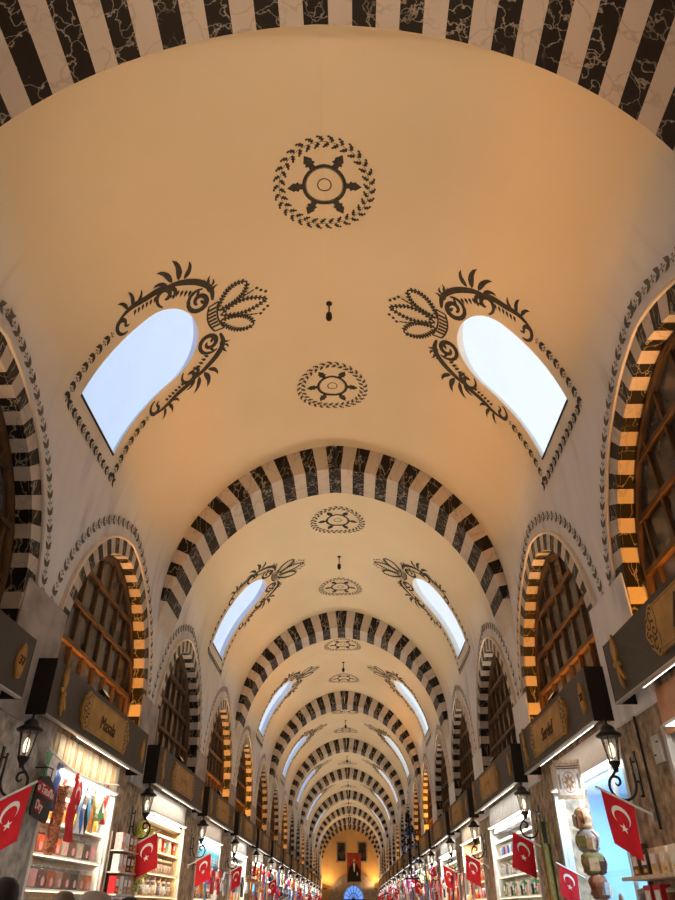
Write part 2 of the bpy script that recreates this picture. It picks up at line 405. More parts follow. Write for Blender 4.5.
def build_bay(k):
    y0, y1 = AY[k], AY[k + 1]; p = y1 - y0
    sky = p > 8; cu = y0 + .56 * p
    mb = MB(); lod = 1 if k >= 5 else 0
    cus = {1: cu, -1: cu - (.22 if k == 1 else 0)}
    ns, ny = 48, max(4, int(p / .5))
    for sgn in (1, -1):
        if not sky:
            mb.grid([[vs(sgn * S1 * i / ns, y0 + p * j / ny) for j in range(ny + 1)] for i in range(ns + 1)], M['vault']); continue
        h = hole(cus[sgn]); vts = []
        for i in range(ns + 1):
            for j in range(ny + 1):
                pt = (y0 + p * j / ny, S1 * i / ns)
                if i in (0, ns) or j in (0, ny) or not inside(pt, h):
                    if min((pt[0] - a) ** 2 + (pt[1] - b) ** 2 for a, b in h) > .0009: vts.append(Vector(pt))
        n0 = len(vts); vts += [Vector(a) for a in h]
        ed = [(n0 + i, n0 + (i + 1) % len(h)) for i in range(len(h))]
        v2, e2, f2, *_ = delaunay_2d_cdt(vts, ed, [], 0, 1e-5)
        base = len(mb.v); mb.v += [tuple(vs(sgn * q.y, q.x)) for q in v2]; mi = mb.mi(M['vault'])
        for f in f2:
            c = sum((v2[i] for i in f), Vector((0, 0))) / len(f)
            if inside((c.x, c.y), h): continue
            mb.f.append([base + i for i in f]); mb.m.append(mi); mb.sm.append(True)
    # painting
    for sgn in (1, -1):
        if sky:
            pen = Pen(mb, lambda u, v: vs(v, u, .006), M['paint'], lod)
            crest(pen, cus[sgn], S_TOP, S_BOT, sgn)
    pen = Pen(mb, lambda u, v: vs(v, u, .006), M['paint'], lod)
    if p > 8:
        medallion(pen, y0 + (.341 if k == 1 else .345) * p, 0, .70); medallion(pen, y0 + .79 * p, 0, .67)
    o = mb.obj('ceiling'); struct(o, 'cream painted barrel vault bay with dark ornaments', 'ceiling')
    # skylights: reveal and pane
    if sky:
        for sgn in (1, -1):
            side = 'left' if sgn < 0 else 'right'; h = hole(cus[sgn])
            r_ = struct(thing('window_%d' % (900 + 2 * k + (sgn > 0)), 'round-headed skylight in the %s haunch of the vault' % side, 'skylight', vs(sgn * (S_TOP + S_BOT) / 2, cu)))
            r_.name = 'window_%d' % (2 * k + (sgn > 0) + 1)
            A = [vs(sgn * s, y) for y, s in h]; d = Vector((sgn * cos(R(52)), 0, sin(R(52)))) * .22
            cen = sum(A, Vector()) / len(A)
            B = [Vector((cen.x + (q.x - cen.x) * 1.04, cen.y + (q.y - cen.y) * 1.36, cen.z + (q.z - cen.z) * 1.04)) + d for q in A]
            L = r_.location
            rb = MB(); rb.grid([[q - L for q in A], [q - L + d * .03 for q in A], [q - L for q in B]], M['reveal'], True)
            ro = rb.obj('reveal', r_)
            sb = MB(); sb.tube([q - L + d * .02 for q in A[26:32]], .02, M['iron'], 5); sb.obj('sill', r_)
            gb = MB(); gb.face([q - L for q in B], M['pane']); gb.obj('glass', r_)
    return cu
CU = [build_bay(k) for k in range(len(AY) - 1)]

# ------------------------------------------------------------------ striped ribs across the vault
def rib(y):
    mb = MB(); t0 = asin((5.78 - Z2) / R2); tt = acos(E2 / R2)
    PER = .0607 * 8
    def outer(th):      # where the rib's ray from (-E2, Z2) meets the vault
        d = Vector((cos(th), sin(th))); o = Vector((-E2, Z2)); 
        # vault arc centre (-E1, Z1)
        oc = o - Vector((-E1, Z1)); b = oc.dot(d); c = oc.dot(oc) - R1 * R1
        t = -b + sqrt(b * b - c); p = o + d * t
        if p.y < Z1: t = (XW - o.x) / d.x; p = o + d * t
        return p
    cuts = [0]; s = PER * .26
    while s < R2 * (tt - t0): cuts.append(s); s += PER / 2
    smax = PER * 9.26; cuts = [c for c in cuts if c <= smax + .01]
    for sg in (1, -1):
        for i in range(len(cuts)):
            a = cuts[i]; last = i == len(cuts) - 1
            b = cuts[i + 1] if not last else R2 * (tt - t0)
            m = M['moulding'] if last else (M['dark'] if i % 2 == 0 else M['light'])
            n = 2 if not last else 6
            for q in range(n):
                ta, tb = tt - (a + (b - a) * q / n) / R2, tt - (a + (b - a) * (q + 1) / n) / R2
                ia, ib = Vector((-E2 + R2 * cos(ta), Z2 + R2 * sin(ta))), Vector((-E2 + R2 * cos(tb), Z2 + R2 * sin(tb)))
                if last:      # plaster corbel that dies into the wall
                    fa, fb = q / n, (q + 1) / n
                    oa, ob = outer(ta), outer(tb); ia = ia.lerp(oa, fa * .97); ib = ib.lerp(ob, fb * .97)
                    ya, yb = y + RW * .0, y + RW * .0
                oa, ob = outer(ta), outer(tb)
                f = lambda p, yy: (sg * p.x, yy, p.y)
                mb.face([f(ia, y), f(ib, y), f(ob, y), f(oa, y)], m)
                mb.face([f(ia, y), f(ia, y + RW), f(ib, y + RW), f(ib, y)], m, False)
                mb.face([f(ia, y + RW), f(oa, y + RW), f(ob, y + RW), f(ib, y + RW)], m)
    o = mb.obj('trim_1'); return struct(o, 'black and cream striped marble rib across the vault', 'arch')
ribs = [rib(AY[1])]; ribs[0].location.y = 0
for i, y in enumerate(AY):
    if i == 1: continue
    o = ribs[0].copy(); C.objects.link(o); o.location.y = y - AY[1]; o.name = 'trim_%d' % (i + 1)

# ------------------------------------------------------------------ side walls and their arched windows
WR, WE, WZ = 2.25, .25, 4.06       # outer arch of the window surround
def wtop(dy, r):                   # height of the pointed arch of radius r at distance dy from its axis
    a = r * r - (abs(dy) + WE) ** 2
    return WZ + sqrt(a) if a > 0 else None
RI = WR - .23
def whalf(z, r): return sqrt(max(0, r * r - (z - WZ) ** 2)) - WE if z > WZ else r - WE
NB = len(AY) - 1
WC = []                            # window centres
for k in range(NB):
    y0, y1 = AY[k], AY[k + 1]; p = y1 - y0
    if p > 8: WC += [y0 + .279 * p, y0 + .785 * p]
SL, SRR = [], []                   # sign spans left and right
for k in range(NB):
    y0, y1 = AY[k], AY[k + 1]; p = y1 - y0
    if p < 8: continue
    SL += [(y0 + .05 * p, y0 + .478 * p), (y0 + .545 * p, y0 + .962 * p)]
    SRR += [(y0 + .05 * p, y0 + .512 * p), (y0 + .590 * p, y0 + .970 * p)]
OP = {-1: [(a + .55, b - .42) for a, b in SL], 1: [(a + .25, b - .30) for a, b in SRR]}
OP[-1][3] = (8.22, 10.72); OP[1][3] = (7.72, 10.60); OP[1][2] = (2.9, 6.55)
ZLINT = 3.08
YA, YB = AY[0], YEND
IMP = 4.5
def side_wall(sg):
    mb = MB(); X = lambda d: sg * (XW + d)     # d: depth into the wall
    zt = Z1
    # upper wall
    br = sorted(set([YA, YB] + [c + s_ * whalf(IMP, RI) for c in WC for s_ in (-1, 1)]))
    def wallq(ya, yb, za, zb, m):
        mb.face([(X(0), ya, za), (X(0), yb, za), (X(0), yb, zb), (X(0), ya, zb)], m)
    prev = YA
    for c in WC:
        hw = whalf(IMP, RI)
        wallq(prev, c - hw, IMP, zt, M['vault'])
        n = 24
        P = []
        for i in range(n + 1):
            ang = pi * i / n; P.append(c - hw * cos(ang))
        for i in range(n):
            a, b = P[i], P[i + 1]; za = wtop(a - c, RI) or IMP; zb = wtop(b - c, RI) or IMP
            mb.face([(X(0), a, max(za, IMP)), (X(0), b, max(zb, IMP)), (X(0), b, zt), (X(0), a, zt)], M['vault'])
        # lower stone pier with proud impost block
        a, b = prev + .06, c - hw - .06
        mb.box(min(X(-.045), X(.36)), max(X(-.045), X(.36)), a, b, 3.20, IMP, M['stone'] if sg < 0 else M['vault'])
        prev = c + hw
    wallq(prev, YB, IMP, zt, M['vault']); mb.box(min(X(-.045), X(.36)), max(X(-.045), X(.36)), prev, YB, 3.20, IMP, M['stone'] if sg < 0 else M['vault'])
    # ground-floor piers between the shop openings, with lintel
    ops = OP[sg]; prev = YA
    for a, b in ops + [(YB, YB)]:
        mb.box(min(X(0), X(.45)), max(X(0), X(.45)), prev, a, 0, ZLINT + .3, M['rough' if sg > 0 or prev > 7 else 'roughl'])
        if b > a: mb.box(min(X(0), X(.30)), max(X(0), X(.30)), a, b, ZLINT + .14, ZLINT + .3, M['rough'])
        prev = b
    mb.box(min(X(.0), X(.45)), max(X(0), X(.45)), YA, YB, 3.36, 3.44, M['rough'])
    # outer shell: back of the shops and of the rooms behind the windows, floor slab, roof over them
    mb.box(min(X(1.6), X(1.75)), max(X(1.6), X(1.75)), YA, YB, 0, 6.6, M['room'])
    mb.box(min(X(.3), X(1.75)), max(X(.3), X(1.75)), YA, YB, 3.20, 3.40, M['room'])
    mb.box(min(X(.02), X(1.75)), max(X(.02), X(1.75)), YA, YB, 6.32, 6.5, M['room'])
    # vines round the windows, on wall and vault
    for i, c in enumerate(WC):
        pen = Pen(mb, lambda u, v: vs(sg * v, u, .006), M['vine'], 1 if c > 45 else 0)
        r = WR + .26; path = []
        ta = asin((IMP - WZ) / r); te = acos(WE / r)
        for j in range(31):
            t = ta + (te - ta) * j / 30; path.append((c + -WE + r * cos(t), S1 + Z1 - (WZ + r * sin(t))))
        path2 = [(2 * c - a, b) for a, b in path]
        vine(pen, path, .195, .13); vine(pen, path2, .195, .13)
        pen.ribbon([(c + (r - WE) - .32, S1 + Z1 - 4.53), (c + (r - WE) + .1, S1 + Z1 - 4.53)], .012)
    o = mb.obj('wall_left' if sg < 0 else 'wall_right')
    struct(o, '%s bazaar wall with plastered spandrels over rough stone piers' % ('left' if sg < 0 else 'right'), 'wall')
side_wall(-1); side_wall(1)

# window unit in its own frame: wall plane at x=0, hall towards +x, axis along y
wroot = struct(thing('window_21', 'arched lattice window in striped surround', 'window'))
def build_window():
    # archivolt: striped voussoirs
    mb = MB(); per = .355; xf = .03; xb = -.30
    th0 = asin((IMP - WZ) / WR); tt = acos(WE / WR); L = WR * (tt - th0)
    n = int(L / per * 2); cuts = [0] + [per / 4 + per / 2 * i for i in range(n)]; cuts = [c for c in cuts if c < L - .03] + [L]
    tti = acos(WE / RI); thi0 = asin((IMP - WZ) / RI)
    for sg in (1, -1):
        for i in range(len(cuts) - 1):
            m = M['dark'] if i % 2 == 0 else M['light']
            for q in range(3):
                s0 = (cuts[i] + (cuts[i + 1] - cuts[i]) * q / 3) / L; s1 = (cuts[i] + (cuts[i + 1] - cuts[i]) * (q + 1) / 3) / L
                def O(s): t = tt + (th0 - tt) * s; return (sg * (-WE + WR * cos(t)), WZ + WR * sin(t))
                def I(s): t = tti + (thi0 - tti) * s; return (sg * (-WE + RI * cos(t)), WZ + RI * sin(t))
                a, b, c, d = O(s0), O(s1), I(s1), I(s0)
                mb.face([(xf, *a), (xf, *b), (xf, *c), (xf, *d)], m)
                mb.face([(xf, *d), (xf, *c), (xb, *c), (xb, *d)], m)
                mb.face([(xf, *a), (-.02, *a), (-.02, *b), (xf, *b)], m)
    z = IMP; k = 1
    while z > 3.5:
        z2 = max(3.45, z - per / 2); m = M['dark'] if k % 2 else M['light']; k += 1
        for sg in (1, -1):
            a = whalf(max(z, WZ), WR); b = whalf(max(z, WZ), RI) - .006; a2 = whalf(max(z2, WZ), WR); b2 = whalf(max(z2, WZ), RI) - .006
            mb.face([(xf, sg * a, z), (xf, sg * a2, z2), (xf, sg * b2, z2), (xf, sg * b, z)], m)
            mb.face([(xf, sg * b, z), (xf, sg * b2, z2), (xb, sg * b2, z2), (xb, sg * b, z)], m)
        z = z2
    mb.obj('archivolt', wroot)
    mb = MB()
    for sg in (1, -1):      # raised plaster moulding just outside the stripes
        ro, ri = WR + .045, WR
        def A(r, t): return (sg * (-WE + r * cos(t)), WZ + r * sin(t))
        N = 20
        rows = []
        for i in range(N + 1):
            to = acos(WE / ro) + (asin((IMP - WZ) / ro) - acos(WE / ro)) * i / N; ti = tt + (th0 - tt) * i / N
            rows.append([(0, *A(ro, to)), (.05, *A(ro, to)), (.06, *A((ro + ri) / 2, (to + ti) / 2)), (.055, *A(ri, ti)), (.0, *A(ri, ti))])
        mb.grid(rows, M['moulding'], smooth=False)
    mb.obj('moulding', wroot)
    # frame, lattice and glass in a plane 0.2 m behind the wall face
    X = -.20; mb = MB()
    fr = []
    for sg in (1,):
        t0 = asin((IMP - WZ) / (RI - .04))
        pts = [(whalf(IMP, RI - .04), 3.42)] + [(-WE + (RI - .04) * cos(t0 + (acos(WE / (RI - .04)) - t0) * i / 16), WZ + (RI - .04) * sin(t0 + (acos(WE / (RI - .04)) - t0) * i / 16)) for i in range(17)]
    loop = [(X, u, v) for u, v in pts] + [(X, -u, v) for u, v in pts[::-1][1:]]
    mb.tube(loop, .065, M['wood'], 6); mb.tube([(X, -1.72, 3.46), (X, 1.72, 3.46)], .07, M['wood'], 6)
    mb.obj('frame', wroot)
    mb = MB()
    for i in range(-3, 4):
        y = i * .47; zt = (wtop(y, RI - .06) or 4); w = .045 if i else .06
        mb.box(X - .04, X + .03, y - w / 2, y + w / 2, 3.42, zt, M['wood'])
    for j in range(5):
        z = 3.9 + j * .52; hw = whalf(z, RI - .06) if z > WZ else 1.72
        mb.box(X - .03, X + .05, -hw, hw, z - .028, z + .028, M['wood'])
    mb.obj('lattice', wroot)
    mb = MB()
    n = 24; hw = whalf(IMP, RI) - .01
    top = [(-X * 0 + X - .01, -hw * cos(pi * i / n), max(IMP, wtop(hw * cos(pi * i / n), RI) or IMP)) for i in range(n + 1)]
    mb.face([(X - .01, -hw, 3.42), (X - .01, hw, 3.42)] + top[::-1], M['dusty'])
    mb.obj('glass', wroot)
build_window()
WP = Proto(wroot)
nw = 21
for c in WC:
    for sg in (-1, 1):
        i = WC.index(c); side = 'left' if sg < 0 else 'right'
        near = ORD[i - 2] if i >= 2 else 'rear ' + ORD[i]
        o = WP.place((sg * XW, c, 0), 0 if sg < 0 else pi, 'arched lattice window in striped surround, %s from camera on %s wall' % (near, side))
        o.name = 'window_%d' % nw; nw += 1
# ------------------------------------------------------------------ floor, end walls
mb = MB(); mb.box(-5.2, 5.2, YA - .5, YEND + 12, -.1, 0, M['floor']); struct(mb.obj('floor'), 'worn grey stone floor of the bazaar aisle', 'floor')
def lunette(name, y, m):
    mb = MB(); n = 40; P = []
    for i in range(n + 1):
        s = -S1 + 2 * S1 * i / n; p = vs(s, y); P.append((p.x, p.z))
    dw, dz0, dr = 1.35, 1.6, 1.75
    return P
def end_wall():
    y = YEND; mb = MB(); cxe = 0
    P = [tuple(vs(-S1 + 2 * S1 * i / 40, y)) for i in range(41)]; P = [(p[0], p[2]) for p in P]
    # gateway arch: springing 2.6 m, radius 1.35, apex 3.95
    n = 20; GA = [(1.15 * cos(pi * i / n) + .35, 2.35 + 1.35 * sin(pi * i / n)) for i in range(n + 1)]       # right to left
    # wall above the arch by columns
    def ztop(x):
        a = R1 * R1 - (abs(x) + E1) ** 2
        return Z1 + (sqrt(a) if a > 0 else 0)
    xs = sorted(set([-XW + 2 * XW * i / 40 for i in range(41)] + [g[0] for g in GA]))
    wins = [(-1.42, -.52, 5.95, 7.75), (.95, 1.85, 5.95, 7.75)]
    def gz(x):
        t = (x - .35) / 1.15
        return 2.35 + 1.35 * sqrt(max(0, 1 - t * t)) if abs(t) < 1 else 0
    xs = sorted(set(xs + [w[0] for w in wins] + [w[1] for w in wins]))
    for a, b in zip(xs[:-1], xs[1:]):
        if b - a < 1e-5: continue
        mid = (a + b) / 2; hole_ = abs((mid - .35) / 1.15) < 1
        za, zb = (gz(a), gz(b)) if hole_ else (0, 0)
        w = [q for q in wins if q[0] - 1e-6 <= a and b <= q[1] + 1e-6]
        if w:
            w = w[0]; mb.face([(a, y, za), (b, y, zb), (b, y, w[2]), (a, y, w[2])], M['endwall']); mb.face([(a, y, w[3]), (b, y, w[3]), (b, y, ztop(b)), (a, y, ztop(a))], M['endwall'])
        else: mb.face([(a, y, za), (b, y, zb), (b, y, ztop(b)), (a, y, ztop(a))], M['endwall'])
    # stone gate surround, 1.2 m wide band standing 0.35 m proud
    bo = [(.35 + 2.75 * cos(pi * i / n), 2.3 + 2.55 * sin(pi * i / n)) for i in range(n + 1)]; bo = [(2.95, 0)] + bo + [(-2.3, 0)]
    gi = [(1.5, 0)] + GA + [(-.8, 0)]
    for i in range(len(bo) - 1):
        a, b, c, d = bo[i], bo[i + 1], gi[i + 1], gi[i]; yy = y - .35
        mb.face([(a[0], yy, a[1]), (b[0], yy, b[1]), (c[0], yy, c[1]), (d[0], yy, d[1])], M['stone'])
        mb.face([(a[0], yy, a[1]), (b[0], yy, b[1]), (b[0], y, b[1]), (a[0], y, a[1])], M['stone'])
        mb.face([(c[0], yy, c[1]), (d[0], yy, d[1]), (d[0], y + .6, d[1]), (c[0], y + .6, c[1])], M['stone'])
    # closed outer edges beside the arch so that no daylight leaks in
    for sg in (-1, 1): mb.box(min(sg * XW, sg * 4.95), max(sg * XW, sg * 4.95), y - .02, y + .1, 0, 6.5, M['room'])
    struct(mb.obj('wall_back'), 'far end wall of yellow plaster with stone gateway', 'wall')
    for i, w in enumerate(wins):
        r_ = struct(thing('window_%d' % (70 + i), '%s of the two square dark windows in the far end wall' % ('left' if i == 0 else 'right'), 'window', ((w[0] + w[1]) / 2, y, w[2])))
        a = (w[1] - w[0]) / 2; hh = w[3] - w[2]; m1 = MB()
        for b_ in ((-a - .14, -a, 0, hh), (a, a + .14, 0, hh), (-a - .14, a + .14, hh, hh + .14), (-a - .14, a + .14, -.14, 0)): m1.box(b_[0], b_[1], -.08, .12, b_[2], b_[3], M['stone'])
        m1.obj('frame', r_)
        m1 = MB(); m1.box(-a, a, .14, .17, 0, hh, M['dusty']); m1.box(-a, a, .5, .55, -.1, hh + .1, M['room']); m1.box(-a-.05, -a, .1, .55, -.1, hh + .1, M['room']); m1.box(a, a+.05, .1, .55, -.1, hh + .1, M['room']); m1.obj('glass', r_)
        m1 = MB()
        for q in range(1, 4): m1.box(-a + 2 * a * q / 4 - .015, -a + 2 * a * q / 4 + .015, .06, .10, 0, hh, M['iron'])
        for q in range(1, 6): m1.box(-a, a, .06, .10, hh * q / 6 - .015, hh * q / 6 + .015, M['iron'])
        m1.obj('lattice', r_)
    # blue fanlight over the gate
    r_ = struct(thing('window_75', 'blue glazed fanlight in the far gateway arch', 'window', (.35, y + .3, 2.35)))
    m1 = MB(); m1.face([(1.13 * cos(pi * i / n), 0, 1.33 * sin(pi * i / n)) for i in range(n + 1)], M['fan']); m1.obj('glass', r_)
    m1 = MB()
    for q in range(1, 8):
        a = pi * q / 8; m1.tube([(0, -.04, 0), (1.13 * cos(a), -.04, 1.33 * sin(a))], .025, M['iron'], 5)
    for f in (.45, .98): m1.tube([(1.13 * f * cos(pi * i / n), -.04, 1.33 * f * sin(pi * i / n)) for i in range(n + 1)], .035, M['iron'], 5)
    m1.box(-1.15, 1.15, -.07, .0, -.06, .04, M['iron']); m1.obj('frame', r_)
    m2 = MB(); 
    d_ = struct(thing('door_1', 'dark wooden double door in the far gateway', 'door', (.35, y + .3, 0)))
    for sg in (-1, 1):
        m2 = MB(); m2.box(min(0, sg * 1.15), max(0, sg * 1.15), -.05, .05, 0, 2.3, M['woodd'])
        for zz in (.2, 1.2): m2.box(sg * .57 - .4, sg * .57 + .4, -.08, -.05, zz, zz + .85, M['woodd'])
        m2.obj('leaf', d_)
M['fan'] = glass('blue_glass', (.25, .45, 1), .1, .2, (.1, .2, .6))
end_wall()
mb = MB()
P = [vs(-S1 + 2 * S1 * i / 40, YA) for i in range(41)]
mb.face([(XW, YA, 0), (-XW, YA, 0)] + [tuple(q) for q in P], M['endwall'])
for sg in (-1, 1): mb.box(min(sg * XW, sg * 4.95), max(sg * XW, sg * 4.95), YA - .1, YA + .02, 0, 6.5, M['room'])
struct(mb.obj('wall_front'), 'plastered end wall behind the camera', 'wall')

# ------------------------------------------------------------------ pendants at the crown
def pendant():
    t = thing('pendant_fitting', 'x', 'lamp fitting')
    m = MB(); m.lathe([(.0, 0), (.05, 0), (.05, -.02), (.015, -.03)], M['iron'], 10); m.obj('ceiling_plate', t)
    m = MB(); m.tube([(0, 0, -.02), (0, 0, -.24)], .012, M['iron'], 6); m.obj('rod', t)
    m = MB(); m.lathe([(.012, -.22), (.045, -.24), (.05, -.34), (.03, -.38), (0, -.38)], M['iron'], 10); m.obj('lamp_holder', t)
    return t
pp = Proto(pendant())
for k in range(NB - 1):
    y0, y1 = AY[k], AY[k + 1]
    where = ['behind the camera', 'between the two largest medallions', 'in the second vault bay from the camera', 'in the third vault bay from the camera'] + ['in the %s vault bay from the camera' % w for w in ORD[3:9]]
    pp.place((0, y0 + .57 * (y1 - y0), vs(0, y0).z), 0, 'black lamp fitting hanging from the crown, %s' % where[k])

# ------------------------------------------------------------------ lettering
def text_mesh(s, size, mat, shear=.25, ext=.004):
    cu = bpy.data.curves.new('lettering', 'FONT'); cu.body = s; cu.size = size; cu.shear = shear; cu.extrude = ext; cu.align_x = 'CENTER'; cu.align_y = 'CENTER'; cu.resolution_u = 3
    o = bpy.data.objects.new('lettering', cu); C.objects.link(o)
    bpy.context.view_layer.update(); dg = bpy.context.evaluated_depsgraph_get()
    me = bpy.data.meshes.new_from_object(o.evaluated_get(dg)); bpy.data.objects.remove(o)
    me.materials.clear(); me.materials.append(mat); me.name = 'lettering'
    return me
def put_mesh(name, me, parent, loc, rot):
    o = bpy.data.objects.new(name, me); C.objects.link(o); o.parent = parent; o.location = loc; o.rotation_euler = rot
    return o
TXR = (R(90), 0, R(90))      # text that faces the hall (+x) and reads along +y

# ------------------------------------------------------------------ signboards
SX, SZ0, SZ1 = .257, 3.28, 3.845
def plaque_mesh():
    mb = MB(); a, h = .74, .205
    half = [(a, h), (a + .04, h + .02), (a + .09, h + .0), (a + .13, h - .05), (a + .17, h - .07), (a + .185, h - .13), (a + .225, .03), (a + .235, 0)]
    poly = half + [(x, -y) for x, y in half[::-1][1:]]
    poly = poly + [(-x, y) for x, y in poly[::-1]]
    mb.prism(poly, 'x', 0, .028, M['gold'])
    # raised inner rim
    pr = Pen(mb, lambda u, v: (.030, u, v), M['carve'])
    pr.ribbon([(-a + .03, h - .02), (a - .03, h - .02)], .005); pr.ribbon([(-a + .03, -h + .02), (a - .03, -h + .02)], .005)
    return mb.mesh('plaque')
def carve_mesh(m_):
    mb = MB()
    pen = Pen(mb, lambda u, v: (.031, u, v), M['carve'])
    if True:
        for (x, y, r, a0, a1) in ((.80, .13, .055, 0, 5), (.80, -.13, .055, 0, -5), (.87, .06, .05, 2, 7), (.87, -.06, .05, -2, -7), (.78, .0, .05, 0, 6), (.91, 0, .035, 1, 6)):
            p = spiral(m_ * x, y, .012, r, a0, a1, 12); pen.ribbon(p, .018)
        for (x, y, a) in ((.74, .17, .4), (.74, -.17, -.4), (.75, .07, .2), (.75, -.07, -.2), (.86, .13, -.6), (.86, -.13, .6)): pen.leaf(m_ * x, y, a if m_ > 0 else pi - a, .07, .03)
        pen.ribbon([(m_ * .72, -.19), (m_ * .70, -.08), (m_ * .73, 0), (m_ * .70, .08), (m_ * .72, .19)], .012)
    return mb.mesh('carving')
def tulip_mesh():
    mb = MB()
    for P in ([(0, .02), (-.055, .07), (-.075, .16), (-.03, .27), (-.02, .15)], [(0, .02), (.03, .07), (.05, .15), (.0, .30), (-.02, .16)], [(-.01, .0), (.045, -.03), (.075, -.02), (.03, .03)],
              [(0, .01), (-.03, -.06), (-.02, -.16), (.05, -.24), (.02, -.12)], [(0, .0), (.05, -.04), (.12, -.13), (.11, -.17), (.03, -.09)], [(-.06, -.02), (-.09, .02), (-.05, .05), (-.01, .02)]):
        mb.prism(P, 'x', 0, .024, M['gold'])
    return mb.mesh('tulip_emblem')
def oval_mesh():
    mb = MB(); n = 20
    mb.prism([(.085 * sin(2 * pi * i / n) * (1 - .15 * abs(cos(2 * pi * i / n))), .17 * cos(2 * pi * i / n)) for i in range(n)], 'x', 0, .022, M['gold'])
    pen = Pen(mb, lambda u, v: (.0235, u, v), M['carve']); pen.ribbon([(.068 * sin(2 * pi * i / n), .142 * cos(2 * pi * i / n)) for i in range(n)], .005, True)
    return mb.mesh('number_oval')
def squiggle_mesh():
    mb = MB(); pen = Pen(mb, lambda u, v: (0, u, v), M['carve'])
    p = cat([(-.3, -.02), (-.27, .07), (-.22, -.04), (-.18, .04), (-.13, -.03), (-.08, .03), (-.04, -.03), (0, .04), (.05, -.03), (.08, .03), (.13, -.03), (.17, .06), (.22, -.03), (.3, .0)], 4)
    pen.ribbon(p, .014); return mb.mesh('lettering')
PM, CM, TM, OM, QM = plaque_mesh(), (carve_mesh(-1), carve_mesh(1)), tulip_mesh(), oval_mesh(), squiggle_mesh()
NAMES = {(-1, 3): ('Masala', None), (-1, 2): (None, '37'), (1, 3): ('Serdef', '38'), (1, 2): ('Acar', None)}
boards = {}
for sg, SP in ((-1, SL), (1, SRR)):
    side = 'left' if sg < 0 else 'right'
    for i, (a, b) in enumerate(SP):
        cy = (a + b) / 2; Ls = b - a
        what = 'dark shop signboard with gilded plaque' + (' reading %s' % NAMES[(sg, i)][0] if (sg, i) in NAMES and NAMES[(sg, i)][0] else '')
        pos = '%s from camera on %s wall' % (ORD[i - 2], side) if i >= 2 else '%s behind camera on %s wall' % (ORD[1 - i], side)
        t = thing('shop_sign', what + ', ' + pos, 'shop sign', (sg * XW, cy, 0), 0 if sg < 0 else pi)
        key = round(Ls, 2)
        mb = MB(); h = Ls / 2
        mb.box(SX - .03, SX, -h, h, SZ0, SZ1, M['sign']); mb.box(0.0, SX - .03, -h, h, SZ1 - .03, SZ1, M['sign'])
        mb.box(SX - .05, SX + .004, -h, h, SZ0 - .015, SZ0, M['alu'])
        if key in boards: put_mesh('board', boards[key], t, (0, 0, 0), (0, 0, 0))
        else: boards[key] = mb.obj('board', t).data
        for q in (-1, 1):
            k2 = 'end'
            if k2 in boards: put_mesh('end_panel', boards[k2], t, (0, q * (h + .006), 0), (0, 0, 0))
            else:
                mb = MB(); mb.box(.0, SX + .002, -.006, .006, SZ0 - .015, SZ1 + .004, M['signend']); o = mb.obj('end_panel', t); o.location = (0, q * (h + .006), 0); boards[k2] = o.data
        zc = (SZ0 + SZ1) / 2
        pl = put_mesh('plaque', PM, t, (SX, -.06, zc), (0, 0, 0)); [put_mesh('carving', c_, pl, (0, 0, 0), (0, 0, 0)) for c_ in CM]
        nm, num = NAMES.get((sg, i), (None, None))
        if nm: put_mesh('lettering', text_mesh(nm, .23 if nm != 'Acar' else .34, M['carve']), pl, (.032, .0 if nm != 'Acar' else -.1, -.03 if nm != 'Acar' else 0), TXR)
        elif i < 12: put_mesh('lettering', QM, pl, (.033, 0, 0), (0, 0, 0))
        put_mesh('tulip_emblem', TM, t, (SX, -h + .30, zc), (0, 0, 0))
        ov = put_mesh('number_oval', OM, t, (SX, h - .22, zc), (0, 0, 0))
        if num: put_mesh('lettering', text_mesh(num, .12, M['carve'], 0), ov, (.026, 0, 0), TXR)

# ------------------------------------------------------------------ uplights and floodlights that stand on the signboards
def uplight():
    t = thing('uplight_bar', 'x', 'uplight'); m = MB(); m.box(-.03, .03, -1.6, 1.6, 0, .03, M['iron']); m.obj('housing', t)
    m = MB(); m.box(-.022, .022, -1.57, 1.57, .03, .034, M['tubew']); m.obj('lens', t); return t
def flood():
    t = thing('floodlight', 'x', 'floodlight'); m = MB(); m.tube([(0, -.10, 0), (0, -.10, .10)], .008, M['iron'], 5); m.tube([(0, .10, 0), (0, .10, .10)], .008, M['iron'], 5); m.box(-.02, .02, -.11, .11, 0, .012, M['iron']); m.obj('bracket', t)
    T = Matrix.Translation((0, 0, .11)) @ Matrix.Rotation(R(-38), 4, 'Y')
    m = MB(); m.box(-.03, .03, -.09, .09, -.055, .055, M['iron'], T); m.obj('housing', t)
    T2 = Matrix.Translation((0, 0, .11)) @ Matrix.Rotation(R(-38), 4, 'Y')
    m = MB(); m.box(.03, .034, -.08, .08, -.045, .045, M['floodlens'], T2); m.obj('lens', t); return t
up, fl = Proto(uplight()), Proto(flood())
UPF = {(-1, 2): .0, (-1, 3): 1.0, (-1, 4): .0, (-1, 5): 1.0, (-1, 6): 1.2, (-1, 7): .5, (1, 2): 1.0, (1, 3): 1.0, (1, 4): .0, (1, 5): .0, (1, 6): .0, (1, 7): 2.2, (-1, 9): .8, (1, 9): 0, (-1, 8): .3}
